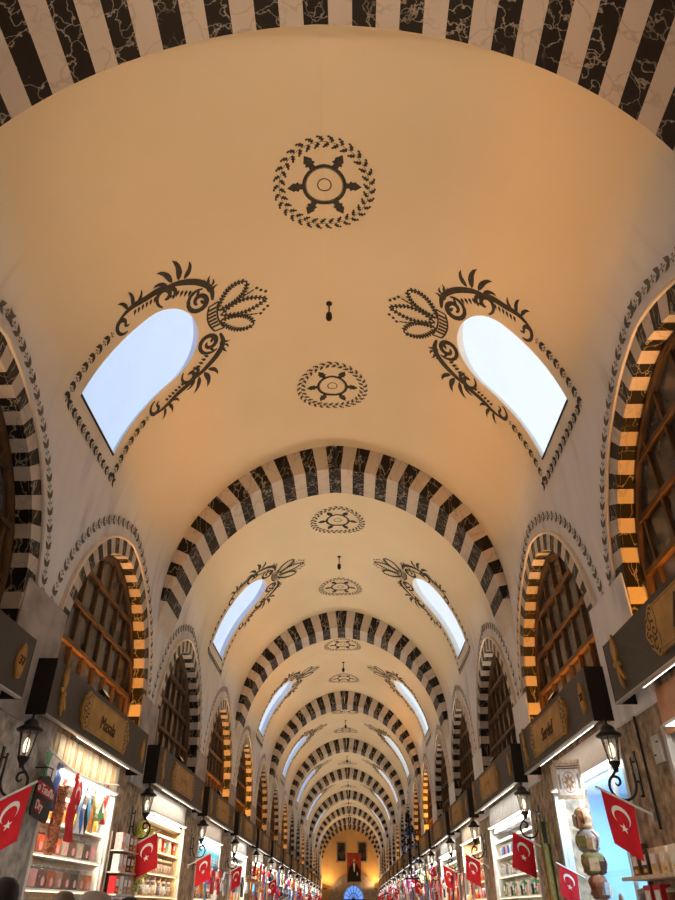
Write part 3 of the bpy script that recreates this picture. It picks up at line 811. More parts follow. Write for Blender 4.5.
for sg, SP in ((-1, SL), (1, SRR)):
    side = 'left' if sg < 0 else 'right'
    for i, (a, b) in enumerate(SP):
        cy = WC[i]; x = sg * (XW + .04); rz = 0 if sg < 0 else pi
        pos = '%s from camera on %s wall' % (ORD[i - 2], side) if i >= 2 else '%s behind camera on %s wall' % (ORD[1 - i], side)
        f = UPF.get((sg, i), .8 if (i + (sg > 0)) % 3 == 0 else 0)
        o = up.place((sg * (XW + .09), cy, 3.445), rz, 'slim uplight bar at the arched window foot, ' + pos)
        if f > 0:
            light('uplight', 'AREA', (0, 0, .05), (R(180), 0, 0), UP * f, WARM, o, shape='RECTANGLE', size=.05, size_y=3.1)
        # floodlight on the top of the board, washing the vault opposite
        o = fl.place((sg * (XW - .14), (a + b) / 2, SZ1), rz, 'black floodlight atop the signboard, ' + pos)
        light('floodlight', 'SPOT', (.09, 0, .16), (0, R(-(180 - 27)), 0), FLOOD * (.90 if i in (2, 3) else .92), (1.0, .58, .27) if i in (2, 3) else FLOODC, o, spot_size=R(92), spot_blend=.9, shadow_soft_size=.12)

# ------------------------------------------------------------------ lanterns on scroll brackets
def lantern():
    t = thing('wall_lantern', 'x', 'lantern'); cx = .22
    m = MB(); m.box(0, .012, -.02, .02, 2.50, 2.92, M['iron']); m.box(.05, .062, -.012, .012, 2.60, 2.86, M['iron'])
    for z in (2.64, 2.82): m.tube([(0, 0, z), (.06, 0, z)], .009, M['iron'], 6)
    m.lathe([(.0, 0), (.018, 0), (.018, .02), (0, .02)], M['iron'], 8, (.012, 0, 2.5)); m.obj('wall_plate', t)
    m = MB()
    arm = cat([(.056, 2.72), (.055, 2.60), (.10, 2.51), (.18, 2.475), (.27, 2.50), (.315, 2.57), (.31, 2.64), (.27, 2.685), (.215, 2.675), (.205, 2.63), (.235, 2.605), (.255, 2.63)], 4)
    m.tube([(x, 0, z) for x, z in arm], [.013] * (len(arm) - 8) + [.012 - .0008 * i for i in range(8)], M['iron'], 7)
    m.tube([(.285, 0, 2.68), (.25, 0, 2.71), (.22, 0, 2.76)], .013, M['iron'], 7); m.obj('scroll_arm', t)
    o = (cx, 0, 0)
    m = MB(); m.lathe([(.0, 2.72), (.022, 2.73), (.028, 2.76), (.055, 2.80), (.062, 2.825), (.050, 2.83), (0, 2.83)], M['iron'], 8, o, smooth=False); m.obj('base_cup', t)
    m = MB(); m.lathe([(.050, 2.83), (.085, 3.055)], M['lampglass'], 6, o, smooth=False); m.obj('lamp_glass', t)
    m = MB()
    for q in range(6):
        a = 2 * pi * q / 6; m.tube([(cx + .052 * cos(a), .052 * sin(a), 2.83), (cx + .088 * cos(a), .088 * sin(a), 3.06)], .006, M['iron'], 5)
    m.lathe([(.09, 3.055), (.125, 3.06), (.132, 3.075), (.10, 3.10), (.075, 3.12), (.07, 3.145), (.045, 3.17), (.015, 3.185), (.010, 3.21), (.018, 3.225), (.010, 3.245), (0, 3.25)], M['iron'], 12, o); m.obj('cap', t)
    m = MB(); m.lathe([(0, 2.86), (.022, 2.87), (.032, 2.92), (.026, 2.97), (.012, 3.0), (0, 3.0)], M['bulb'], 8, o); m.obj('bulb', t)
    return t
lp = Proto(lantern())
LY = {-1: [], 1: []}
for sg, SP, off in ((-1, SL, .18), (1, SRR, .23)):
    side = 'left' if sg < 0 else 'right'
    for i, (a, b) in enumerate(SP):
        if i == 0: continue
        y = a - off; LY[sg].append(y); rz = 0 if sg < 0 else pi
        pos = '%s from the camera along the %s wall' % (ORD[i - 2] if i >= 2 else 'one behind', side)
        if i == 2: continue
        pos = '%s from the camera along the %s wall' % (ORD[i - 3] if i > 2 else 'one behind', side)
        lp.place((sg * XW, y, 0), rz, 'black iron lantern on scroll bracket, ' + pos)

# ------------------------------------------------------------------ flags on short poles
def flag(wv=0.0):
    t = thing('flag', 'x', 'flag')
    m = MB(); m.tube([(0, 0, 2.28), (.50, 0, 2.53)], .011, M['white'], 7); m.lathe([(0, -.01), (.016, 0), (0, .015)], M['white'], 6, (.505, 0, 2.532)); m.obj('pole', t)
    m = MB(); m.box(-.0, .03, -.025, .025, 2.24, 2.32, M['alu']); m.obj('wall_socket', t)
    W_, H_ = .29, .46
    def F(u, v, off=0):       # u along the pole from the tip (0..1), v down (0..1)
        x = .47 - u * W_; z = 2.515 - u * W_ * .5 - v * H_
        x += .05 * v * sin(1.2 + wv) * (1 - u) ; y = .018 * sin(v * 4 + u * 6 + wv) * v + .012 * sin(u * 9 + wv) * v
        return (x + .02 * v, y + off, z)
    m = MB(); n = 14
    m.grid([[F(i / 8, j / n) for i in range(9)] for j in range(n + 1)], M['red']); cl = m.obj('cloth', t)
    m = MB()
    for off in (.003, -.003):
        def crescent(cx, cy, r, d, r2, N=20):
            out = []
            xi = (r * r - r2 * r2 + d * d) / (2 * d); a = acos(max(-1, min(1, xi / r))); a2 = acos(max(-1, min(1, (xi - d) / r2)))
            A = [(r * cos(a + (2 * pi - 2 * a) * i / N), r * sin(a + (2 * pi - 2 * a) * i / N)) for i in range(N + 1)]
            B = [(d + r2 * cos(a2 + (2 * pi - 2 * a2) * i / N), r2 * sin(a2 + (2 * pi - 2 * a2) * i / N)) for i in range(N + 1)]
            return A, B
        # local flag axes: f runs down the cloth (hoist to fly), h across; crescent opens towards the fly
        A, B = crescent(0, 0, .084, .022, .068)
        def G(f, h): return F(.5 + h / W_, (.165 + f) / H_, off)
        for i in range(20): m.face([G(*A[i]), G(*A[i + 1]), G(*B[i + 1]), G(*B[i])], M['fwhite'])
        st = []
        for q in range(10):
            r = .042 if q % 2 == 0 else .017; a = pi + 2 * pi * q / 10; st.append((.102 + r * cos(a), r * sin(a)))
        m.face([G(*p) for p in st], M['fwhite'])
    m.obj('crescent_and_star', cl)
    return t
fp = [Proto(flag(0)), Proto(flag(1.7)), Proto(flag(3.1))]
for sg in (-1, 1):
    side = 'left' if sg < 0 else 'right'
    n = 0
    for j, y in enumerate(LY[sg]):
        if j == 0: continue
        if j == 1 or j in (6, 8, 9, 11, 13): continue
        dy = {(-1, 2): -.22, (1, 2): -.16}.get((sg, j), -.10)
        fp[j % 3].place((sg * XW, y + dy, .04), 0 if sg < 0 else pi, 'red flag with white crescent and star on a pole, %s along the %s wall' % (ORD[j - 2], side)); n += 1

# ------------------------------------------------------------------ shop fittings
shopname = {}
def sdesc(sg, i):
    side = 'left' if sg < 0 else 'right'
    if (sg, i) == (-1, 3): return 'the Masala shop'
    if (sg, i) == (1, 3): return 'the light blue shop'
    return 'the %s %s shop' % (ORD[i - 2], side)
def striplight(sg, i, a, b, f=1.0, c=(1, .95, .86)):
    L = b - a
    t = thing('strip_light', 'white strip light under the signboard of ' + sdesc(sg, i) if i >= 2 else 'white strip light of the %s shop behind the camera on the %s' % (ORD[1 - i], 'left' if sg < 0 else 'right'), 'strip light', (sg * XW, (a + b) / 2, 0), 0 if sg < 0 else pi)
    m = MB(); m.box(.17, .22, -L * .45, L * .45, 3.28, 3.32, M['white']); m.obj('housing', t)
    m = MB(); m.tube([(.195, -L * .44, 3.272), (.195, L * .44, 3.272)], .008, M['tube'], 6); m.obj('tube', t)
    light('strip_light', 'AREA', (.20, 0, 3.255), (0, R(8), 0), SHOP * .09 * f, c, t, shape='RECTANGLE', size=.05, size_y=L * .85)
    m = MB(); m.box(.02, .11, -L * .44, L * .44, 2.93, 2.955, M['white']); m.obj('lower_housing', t)
    m = MB(); m.box(.03, .10, -L * .43, L * .43, 2.924, 2.93, M['tube']); m.obj('lower_tube', t)
    light('strip_light_lower', 'AREA', (.065, 0, 2.915), (0, R(12), 0), SHOP * f, c, t, shape='RECTANGLE', size=.07, size_y=L * .85)
HEAD = {(-1, 3): 'slat', (-1, 4): 'white', (1, 3): 'cream', (1, 4): 'corr', (1, 2): 'copper'}
M['slat'] = plain('slatted_wood', (.72, .50, .28), .6, var=.2, scale=6)
M['slatl'] = plain('pale_slats', (.84, .72, .54), .6, var=.1, scale=6)
M['copper'] = plain('copper_veneer', (.60, .30, .16), .35, .2, var=.3, scale=3)
M['shade'] = plain('grey_shutter', (.20, .18, .17), .5, .3)
def header(sg, i, a, b):
    st = HEAD.get((sg, i), ['white', 'corr', 'cream'][i % 3]); h = (b - a) / 2
    t = struct(thing('trim_%d' % (40 + i + (20 if sg > 0 else 0)), '%s fascia panel and rolled shutter box over %s' % ({'slat': 'slatted wooden', 'white': 'white', 'corr': 'corrugated white', 'cream': 'cream', 'copper': 'copper coloured'}[st], sdesc(sg, i) if i > 1 else 'a shop behind the camera'), 'fascia', (sg * XW, (a + b) / 2, 0), 0 if sg < 0 else pi))
    m = MB()
    if st in ('slat', 'corr'):
        n = 24 if st == 'slat' else 36
        for q in range(n):
            y0 = -h + 2 * h * q / n
            m.box(-.03, .010 + .012 * (q % 2), y0, y0 + 2 * h / n, 2.98, 3.30, M['slat'] if (st == 'slat' and q % 3 == 0) else (M['slatl'] if st == 'slat' else M['white']))
    else: m.box(-.03, .012, -h, h, 2.98 if st != 'copper' else 2.90, 3.30, {'white': M['white'], 'cream': M['moulding'], 'copper': M['copper']}[st])
    m.obj('fascia', t)
    m = MB(); 
    if st != 'cream': m.box(-.20, -.02, -h, h, 2.84, 2.99, M['shade']); 
    m.box(-.06, .02, -h, h, 2.955, 2.985, M['alu'] if st != 'slat' else M['slat']); m.obj('shutter_box', t)
    m = MB()
    for q in (-1, 1): m.box(-.10, .03, q * h - .035, q * h + .035, 0, 2.99, M['alu'])
    m.obj('door_jamb', t)

def display(sg, i, a, b, zs, back, depth=.34, shelfm='white', x0=-.02):
    t = thing('display_shelves', 'tall %s-backed display shelving filling %s' % (back, sdesc(sg, i)), 'shelves', (sg * XW, (a + b) / 2, 0), 0 if sg < 0 else pi)
    h = (b - a) / 2 - .05
    m = MB(); m.box(x0 - depth - .02, x0 - depth, -h, h, .1, 2.95, pm(back)); m.obj('back_panel', t)
    for q in (-1, 1): m = MB(); m.box(x0 - depth, x0 + .01, q * h - .02, q * h + .02, 0, 2.95, M[shelfm]); m.obj('side_post', t)
    for z in zs:
        m = MB(); m.box(x0 - depth, x0, -h + .02, h - .02, z - .025, z, M[shelfm]); so = m.obj('shelf', t)
        if i <= 6 and z > 1.6:
            m = MB(); m.box(x0 - .012, x0 + .004, -h + .03, h - .03, z - .034, z - .024, M['ledw']); m.obj('led_strip', so)
            light('led_strip', 'AREA', (x0 - .02, 0, z - .04), (0, R(-32), 0), 7.5 if (sg, i) not in ((-1, 5), (1, 4)) else 4.5, (1, .84, .62) if sg < 0 else (1, .94, .86), t, shape='RECTANGLE', size=.02, size_y=2 * h - .1)
    m = MB(); m.box(x0 - depth, x0 + .02, -h, h, 0, .45, M['woodd']); m.obj('plinth', t)
    return t
SHELFX = -.16

# ------------------------------------------------------------------ goods
def g_bin(t, c, w=.24):
    h = .215; m = MB(); hw = w / 2
    m.prism([(-.11, .012), (.095, .012), (.095, h * .80), (-.11, h * .92)], 'y', -hw + .015, hw - .015, pm(c)); m.obj('contents', t)
    m = MB(); m.box(-.12, .105, -hw, hw, 0, .010, M['jarglass']); m.box(.099, .105, -hw, hw, 0, h, M['jarglass']); m.box(-.12, -.114, -hw, hw, 0, h, M['jarglass'])
    m.box(-.12, .105, -hw, -hw + .006, 0, h, M['jarglass']); m.box(-.12, .105, hw - .006, hw, 0, h, M['jarglass']); m.box(-.12, .11, -hw, hw, h, h + .010, M['jarglass']); m.obj('clear_box', t)
    m = MB(); m.prism([(.048 * cos(2 * pi * q / 14), .065 + .042 * sin(2 * pi * q / 14)) for q in range(14)], 'x', .106, .109, pm('pink')); m.obj('round_label', t)
def g_jar(t, c, lid='cream'):
    m = MB(); m.lathe([(.0, .008), (.058, .008), (.060, .15), (.0, .15)], pm(c), 12); m.obj('contents', t)
    m = MB(); m.lathe([(0, 0), (.064, 0), (.066, .16), (.045, .19), (.045, .20)], M['jarglass'], 12); m.obj('glass', t)
    m = MB(); m.lathe([(.048, .195), (.050, .23), (0, .232)], pm(lid), 12); m.obj('lid', t)
    m = MB(); m.box(.062, .068, -.032, .032, .04, .11, pm('white')); m.obj('label', t)
def g_bottle(t, c):
    m = MB(); m.lathe([(0, 0), (.038, 0), (.040, .15), (.030, .19), (.013, .215), (.013, .25)], pm(c), 10); m.obj('bottle_body', t)
    m = MB(); m.lathe([(.016, .245), (.016, .275), (0, .275)], pm('white'), 8); m.obj('cap', t)
    m = MB(); m.lathe([(.0415, .04), (.0415, .12)], pm('white'), 10); m.obj('label', t)
def g_box(t, c):
    m = MB(); m.box(-.05, .05, -.085, .085, 0, .21, pm(c)); m.obj('carton', t)
    m = MB(); m.box(.05, .053, -.06, .06, .09, .17, pm('white')); m.box(.05, .053, -.04, .04, .03, .06, pm('yellow')); m.obj('label', t)
def g_packets(t, c):
    m = MB()
    m.lathe([(.07, 0), (.075, .02), (.075, .15), (.055, .20)], pm(c), 10, sq=(.5, 1)); m.obj('pouch', t)
    m = MB(); m.box(-.012, .012, -.06, .06, .195, .23, pm('white')); m.obj('sealed_top', t)
def g_tin(t, c):
    m = MB(); m.lathe([(0, 0), (.058, 0), (.058, .155), (0, .155)], pm(c), 14); m.obj('tin_body', t)
    m = MB(); m.lathe([(.060, .150), (.060, .175), (.02, .19), (.0, .20)], M['alu'], 14); m.obj('lid', t)
def g_sack(t, c):
    m = MB(); m.lathe([(0, 0), (.10, .0), (.125, .07), (.115, .16), (.125, .20)], pm('beige'), 12); m.obj('sack_cloth', t)
    m = MB(); m.lathe([(.118, .185), (.09, .225), (0, .26)], pm(c), 12); m.obj('heap', t)
def g_scarf(t, c):      # hangs down from its origin
    m = MB(); n = 8
    m.grid([[(.02 * sin(j * 1.1 + q * .7) + .02, -.11 + .22 * q / 8 * (1 - .25 * sin(j / n * 3)), -.60 * j / n) for q in range(9)] for j in range(n + 1)], pm(c)); m.obj('cloth', t)
    m = MB(); m.tube([(.02, -.12, .005), (.02, .12, .005)], .007, M['woodd'], 5); m.tube([(.02, 0, .005), (.02, 0, .07)], .003, M['iron'], 4); m.obj('hanger', t)
def g_bag(t, c):
    m = MB(); m.lathe([(0, -.42), (.10, -.40), (.125, -.28), (.09, -.16), (.075, -.14)], pm(c), 12, sq=(.45, 1)); m.obj('bag_body', t)
    m = MB(); m.tube([(0, -.07, -.15), (0, -.05, -.04), (0, 0, 0), (0, .05, -.04), (0, .07, -.15)], .006, pm('brown'), 5); m.obj('strap', t)
def g_ball(t, c):
    m = MB(); m.lathe([(.075 * sin(pi * q / 8), -.25 - .075 * cos(pi * q / 8)) for q in range(9)], pm(c), 12); m.obj('globe', t)
    m = MB(); m.tube([(0, 0, .02), (0, 0, -.18)], .006, M['iron'], 4); m.lathe([(.02, -.19), (.02, -.165), (0, -.16)], M['gold'], 8); m.obj('cord', t)
def g_shirt(t, c):
    m = MB(); P = [(-.13, -.48), (-.14, -.15), (-.21, -.24), (-.26, -.17), (-.15, -.03), (-.06, 0), (0, -.03), (.06, 0), (.15, -.03), (.26, -.17), (.21, -.24), (.14, -.15), (.13, -.48)]
    m.prism(P, 'x', -.015, .02, pm(c)); m.obj('cloth', t)
    m = MB(); m.prism([(-.06, -.14), (.06, -.14), (.05, -.25), (-.05, -.25)], 'x', .021, .024, pm('white')); m.obj('print', t)
    m = MB(); m.tube([(0, -.12, -.03), (0, 0, .03), (0, .12, -.03)], .005, M['iron'], 4); m.obj('hanger', t)
def g_string(t, c):      # strung dried fruit hanging as a fat rope
    m = MB(); rnd = random.Random(hash(c) % 97)
    rows = []
    for j in range(40):
        z = -.70 * j / 39; r = .058 - (.03 if j in (0, 39) else 0)
        rows.append([((r + rnd.uniform(-.018, .018)) * cos(2 * pi * q / 10), (r + rnd.uniform(-.018, .018)) * sin(2 * pi * q / 10), z) for q in range(10)])
    m.grid(rows, M.setdefault('speck_' + c, plain('speckled_' + c, [min(.6, x * 2.2 + .03) for x in PAL[c]], .6, var=.85, scale=60)), True, False); m.obj('strung_pieces', t)
    m = MB(); m.tube([(0, 0, .06), (0, 0, 0)], .004, M['iron'], 4); m.obj('cord', t)
KIND = {'bin': (g_bin, 'spice_bin', 'spice bin', 'spice bin'), 'jar': (g_jar, 'glass_jar', 'glass jar', 'jar'), 'bottle': (g_bottle, 'bottle', 'bottle', 'bottle'),
        'box': (g_box, 'gift_box', 'gift carton', 'box'), 'pouch': (g_packets, 'tea_pouch', 'sealed pouch', 'packet'), 'tin': (g_tin, 'tin_canister', 'lidded tin', 'tin'),
        'sack': (g_sack, 'spice_sack', 'spice sack', 'sack'), 'scarf': (g_scarf, 'hanging_scarf', 'hanging scarf', 'scarf'), 'bag': (g_bag, 'hanging_bag', 'hanging bag', 'bag'),
        'ball': (g_ball, 'hanging_globe_lamp', 'hanging globe lamp', 'lamp'), 'shirt': (g_shirt, 'hanging_shirt', 'hanging shirt', 'shirt'), 'string': (g_string, 'dried_fruit_string', 'string of dried fruit', 'dried fruit')}
GP = {}
def good(kind, c, sg, dx, y, z, label=None, group=None):
    fn, nm, noun, ct = KIND[kind]
    if (kind, c) not in GP:
        t = thing(nm, 'x', ct); fn(t, c); GP[(kind, c)] = Proto(t)
    return GP[(kind, c)].place((sg * (XW - dx), y, z), 0 if sg < 0 else pi, label or '%s %s' % (c, noun), group)
LV = {1.45: 'lowest', 1.78: 'lower', 2.11: 'middle', 2.44: 'upper', 2.70: 'top'}
def row(sg, i, a, b, z, kinds, cols, pitch, rnd, x=-.14):
    n = int((b - a - .2) / pitch); side = 'left' if sg < 0 else 'right'
    for q in range(n):
        k = kinds[q % len(kinds)] if not callable(kinds) else kinds(q); c = cols[q % len(cols)]
        y = a + .1 + pitch * (q + .5) + ((b - a - .2) - n * pitch) / 2
        good(k, c, sg, x, y, z, '%s %s, %s from near end, %s shelf, %s' % (c, KIND[k][2], ORD[q], LV[z], sdesc(sg, i)))
rnd = random.Random(5)
for sg in (-1, 1):
    for i, (a, b) in enumerate(OP[sg]):
        f = 1.0
        striplight(sg, i, a, b, {(-1, 3): 1.15, (-1, 5): .5, (1, 4): .7, (1, 3): .30, (1, 2): .35, (-1, 2): .3}.get((sg, i), 1.0), (1, .86, .66) if (sg, i) in ((-1, 3), (-1, 4), (1, 5)) else (1, .95, .88))
        header(sg, i, a, b)
        if i < 2: continue
        Z5 = [1.45, 1.78, 2.11, 2.44]
        if (sg, i) == (-1, 2):
            display(sg, i, a, b, Z5, 'cream')
        elif (sg, i) == (-1, 3):
            display(sg, i, a, b, Z5 + [2.70], 'cream')
            row(sg, i, a, b, 2.11, ['bin'], ['rust', 'orange', 'orange', 'cream', 'brown', 'cream', 'dark brown', 'pink', 'rust'], .262, rnd)
            row(sg, i, a, b, 1.78, ['bin'], ['pink', 'brown', 'rust', 'tan', 'brown', 'dark brown', 'tan', 'orange', 'pink'], .262, rnd)
            row(sg, i, a, b, 2.44, ['jar', 'pouch'], ['orange', 'cream', 'yellow', 'tan'], .2, rnd)
            row(sg, i, a, b, 1.45, ['bin'], ['orange', 'yellow', 'orange', 'rust', 'cream', 'yellow', 'orange', 'cream', 'tan'], .262, rnd)
        elif (sg, i) == (-1, 4):
            display(sg, i, a, b, Z5 + [2.70], 'tan', shelfm='slat')
            row(sg, i, a, b, 2.11, ['jar'], ['beige', 'cream', 'pink'], .21, rnd); row(sg, i, a, b, 2.44, ['pouch', 'box'], ['cream', 'red', 'green', 'white'], .2, rnd)
            row(sg, i, a, b, 1.78, ['bottle', 'jar'], ['grey', 'cream', 'white'], .2, rnd)
        elif (sg, i) == (-1, 5):
            display(sg, i, a, b, Z5, 'white')
            row(sg, i, a, b, 1.78, ['jar', 'tin'], ['tan', 'grey', 'brown'], .24, rnd); row(sg, i, a, b, 2.11, ['box', 'tin'], ['white', 'turquoise', 'cream'], .26, rnd)
        elif (sg, i) == (1, 3): pass
        elif (sg, i) == (1, 2): pass
        elif (sg, i) == (1, 4):
            display(sg, i, a, b, Z5 + [2.70], 'white')
            row(sg, i, a, b, 2.44, ['ball', 'tin'][1:], ['purple', 'sky blue', 'white', 'blue', 'pink'], .19, rnd); row(sg, i, a, b, 2.11, ['tin', 'jar'], ['white', 'grey', 'white'], .22, rnd)
            row(sg, i, a, b, 1.78, ['jar', 'box'], ['black', 'white', 'pink', 'green'], .22, rnd); row(sg, i, a, b, 1.45, ['jar'], ['grey', 'beige', 'cream'], .25, rnd)
        elif i <= 7:
            bk = {(1, 5): 'beige', (-1, 6): 'beige'}.get((sg, i), 'cream')
            display(sg, i, a, b, Z5 + [2.70], bk, shelfm='slat' if i % 2 else 'white')
            for z in (1.78, 2.11, 2.44):
                ks = rnd.choice([['jar', 'tin'], ['box', 'pouch'], ['pouch', 'jar'], ['tin']]); cs = rnd.sample(['red', 'orange', 'white', 'cream', 'pink', 'yellow', 'green', 'tan', 'purple', 'white'], 5)
                row(sg, i, a, b, z, ks, cs, .30, rnd)
        else:
            display(sg, i, a, b, [1.78, 2.11, 2.44], ['white', 'cream', 'sky blue', 'beige'][(i + (sg > 0)) % 4])
        # goods hung on the shop front and out towards the aisle
        side = 'left' if sg < 0 else 'right'
        if i >= 5:
            TOP = {'scarf': .07, 'bag': 0, 'ball': 0, 'shirt': .03}
            for tier, zr in enumerate((2.88, 2.36)):
                if i < 7 and tier == 0: continue
                n = 9 if i < 12 else 7
                for q in range(n):
                    y = a - .5 + (b - a + .9) * (q + .5) / n; dx = (.14, .30)[(q + tier) % 2]
                    k = rnd.choice(['scarf', 'bag', 'shirt', 'ball', 'scarf', 'shirt']); c = rnd.choice(['red', 'red', 'white', 'pink', 'red', 'blue', 'white', 'magenta', 'sky blue', 'cream', 'black', 'orange', 'white', 'green', 'purple', 'grey'])
                    zone = 'mid-hall' if i < 10 else 'far-off'
                    good(k, c, sg, dx, y, zr - TOP[k], 'small %s %s among %s shopfronts on the %s' % (c, KIND[k][2], zone, side), '%s %ss %s on the %s' % (c, KIND[k][2], zone, side))
            # the rail they hang from
            t = thing('hanging_rail', 'dark rail carrying hung goods in front of ' + sdesc(sg, i), 'rail', (sg * XW, (a + b) / 2, 0), 0 if sg < 0 else pi)
            h = (b - a) / 2 + .45
            for zr in ((2.88, 2.36) if i >= 7 else (2.36,)):
                for dx_ in (.14, .30): m = MB(); m.tube([(dx_, -h, zr), (dx_, h, zr)], .006, M['iron'], 5); m.obj('bar', t)
                for q in (-1, 1): m = MB(); m.tube([(.0, q * h, zr), (.31, q * h, zr)], .008, M['iron'], 5); m.obj('bracket', t)

# ------------------------------------------------------------------ left, Masala shop: bunting, black hanging sign, dried fruit, side rack
def cloth_flag(name, label, y, w, h, ztop, mats, x=.06, wv=0.):
    t = thing(name, label, 'flag', (-XW + x, y, ztop)); n = 10
    m = MB()
    for k, (f0, f1, mt) in enumerate(mats):
        m.grid([[(.018 * sin(j * .8 + q * .9 + wv), (-w / 2 + w * q / 6) * (1 - .12 * sin(3 * j / n)), -h * j / n) for q in [f0 * 6 + (f1 - f0) * 6 * s / 4 for s in range(5)]] for j in range(n + 1)], mt)
    m.obj('cloth', t); return t
BL = [('green', 8.08, .28, .50, [(0, .5, pm('green')), (.5, 1, pm('white'))], 'green and white'), ('grey', 8.40, .20, .42, [(0, .5, pm('blue')), (.5, 1, pm('grey'))], 'navy and grey'),
      ('pink', 8.58, .28, .62, [(0, .6, pm('pink')), (.6, 1, pm('orange'))], 'pink and orange'),
      ('blue', 9.28, .22, .50, [(0, .3, pm('sky blue')), (.3, .7, pm('white')), (.7, 1, pm('blue'))], 'blue and white striped'), ('white', 9.52, .20, .50, [(0, .4, pm('white')), (.4, .7, pm('black')), (.7, 1, pm('sky blue'))], 'white and black striped'),
      ('orange', 9.76, .20, .48, [(0, .45, pm('orange')), (.45, .7, pm('olive')), (.7, 1, pm('cream'))], 'orange and olive striped'), ('green2', 10.02, .20, .34, [(0, .5, pm('cream')), (.5, 1, pm('green'))], 'cream and green'),
      ('red', 10.22, .16, .40, [(0, .6, pm('red')), (.6, 1, pm('cream'))], 'narrow red and cream')]
def bz(y): return 3.06 - .10 * sin(pi * (y - 7.9) / 2.7)
for n_, y, w, h, mt, d in BL: cloth_flag('pennant', '%s pennant on the bunting line across the Masala shop' % d, y, w * 1.28, h * 1.2, bz(y) - .01, mt, .07, y * 7)
t = cloth_flag('flag', 'long red flag with crescent hanging from the bunting line of the Masala shop', 8.95, .34, .72, bz(8.95) - .01, [(0, 1, M['red'])], .10)
m = MB()
A = spiral(0, 0, .085, .085, .9, 2 * pi - .9, 16); B = spiral(.02, 0, .066, .066, 1.15, 2 * pi - 1.15, 16)
for q in range(16):
    f = lambda p: (.03, p[1] * 1.0, -.22 - p[0]); m.face([f(A[q]), f(A[q + 1]), f(B[q + 1]), f(B[q])], M['fwhite'])
m.face([(.03, .036 * (1 if s % 2 == 0 else .4) * sin(2 * pi * s / 10), -.36 + .036 * (1 if s % 2 == 0 else .4) * cos(2 * pi * s / 10)) for s in range(10)], M['fwhite'])
m.obj('crescent_and_star', t)
t = thing('bunting_cord', 'white sagging cord strung across the top of the Masala shop', 'cord', (-XW + .08, 7.9, 0))
m = MB(); m.tube([(0, 2.7 * q / 16, bz(7.9 + 2.7 * q / 16) ) for q in range(17)], .012, M['fwhite'], 6); m.obj('cord', t)
t = thing('hanging_sign', 'black hanging sign with red and white lettering beside the nearest left flag', 'sign', (-XW + .16, 7.86, 2.56))
T = Matrix.Rotation(R(-8), 4, 'X')
m = MB(); P = [(-.29, -.16), (-.25, -.20), (.25, -.20), (.29, -.16), (.29, .12), (.22, .17), (.0, .22), (-.22, .17), (-.29, .12)]
P = [(u * .82, v) for u, v in P]; m.prism(P, 'x', -.012, .012, M['iron']); bo = m.obj('board', t); bo.rotation_euler = (R(-6), 0, 0)
l1 = put_mesh('lettering', text_mesh("o Tatol'lu", .115, M['fwhite'], .1), bo, (.016, .0, .07), TXR); l2 = put_mesh('lettering', text_mesh('Dry', .12, M['fwhite'], .1), bo, (.016, -.08, -.09), TXR)
m = MB(); m.prism([(-.22, .02), (.22, .02), (.22, .125), (-.22, .125)], 'x', .0125, .0135, M['red']); m.prism([(-.15, -.15), (-.02, -.14), (0, -.04), (-.14, -.03)], 'x', .0125, .0135, M['red']); m.obj('red_ground', bo)
for s_ in (-.1, .1): m = MB(); m.tube([(0, s_, .17), (0, s_, .30)], .005, M['iron'], 5); m.obj('chain', t)
m = MB(); m.tube([(0, -.12, .30), (0, .12, .30)], .008, M['iron'], 5); m.tube([(0, 0, .30), (-.155, 0, .30)], .008, M['iron'], 5); m.obj('wall_bracket', t)
good('string', 'brown', -1, .10, 8.50, 2.78, 'long speckled brown string of dried fruit hanging before the Masala shop shelves')
good('string', 'olive', -1, .10, 11.35, 2.5, 'olive string of dried goods hanging on the stone pier right of the Masala shop')
for q, (c, y, z) in enumerate((('orange', 12.15, 2.75), ('yellow', 12.3, 2.5), ('orange', 12.5, 2.7))): good('string', c, -1, .06 + .03 * q, y, z, '%s dried fruit string hanging %s from the near side of the third left shop' % (c, ORD[q]))
# side rack of packets on the pier between the first two left shops
t = thing('packet_rack', 'small metal rack with tiers on the pier right of the Masala shop', 'rack', (-XW, 11.25, 0))
for z in (1.5, 1.76, 2.02, 2.28):
    m = MB(); m.box(.02, .22, -.42, .42, z - .02, z, M['alu']); m.obj('tier', t)
for q in (-1, 1): m = MB(); m.box(.02, .04, q * .42 - .01, q * .42 + .01, 0, 2.5, M['alu']); m.obj('post', t)
for z, ks, cs in ((1.5, 'pouch', ['white', 'red', 'magenta', 'grey']), (1.76, 'box', ['red', 'white', 'grey', 'tan']), (2.02, 'box', ['white', 'pink', 'dark brown', 'brown']), (2.28, 'box', ['pink', 'white', 'brown', 'tan'])):
    for q, c in enumerate(cs): good(ks, c, -1, .13, 10.95 + q * .20, z, '%s %s, %s from near side, %s tier of rack beside Masala shop' % (c, KIND[ks][2], ORD[q], ORD[int(round((z - 1.5) / .26))]))

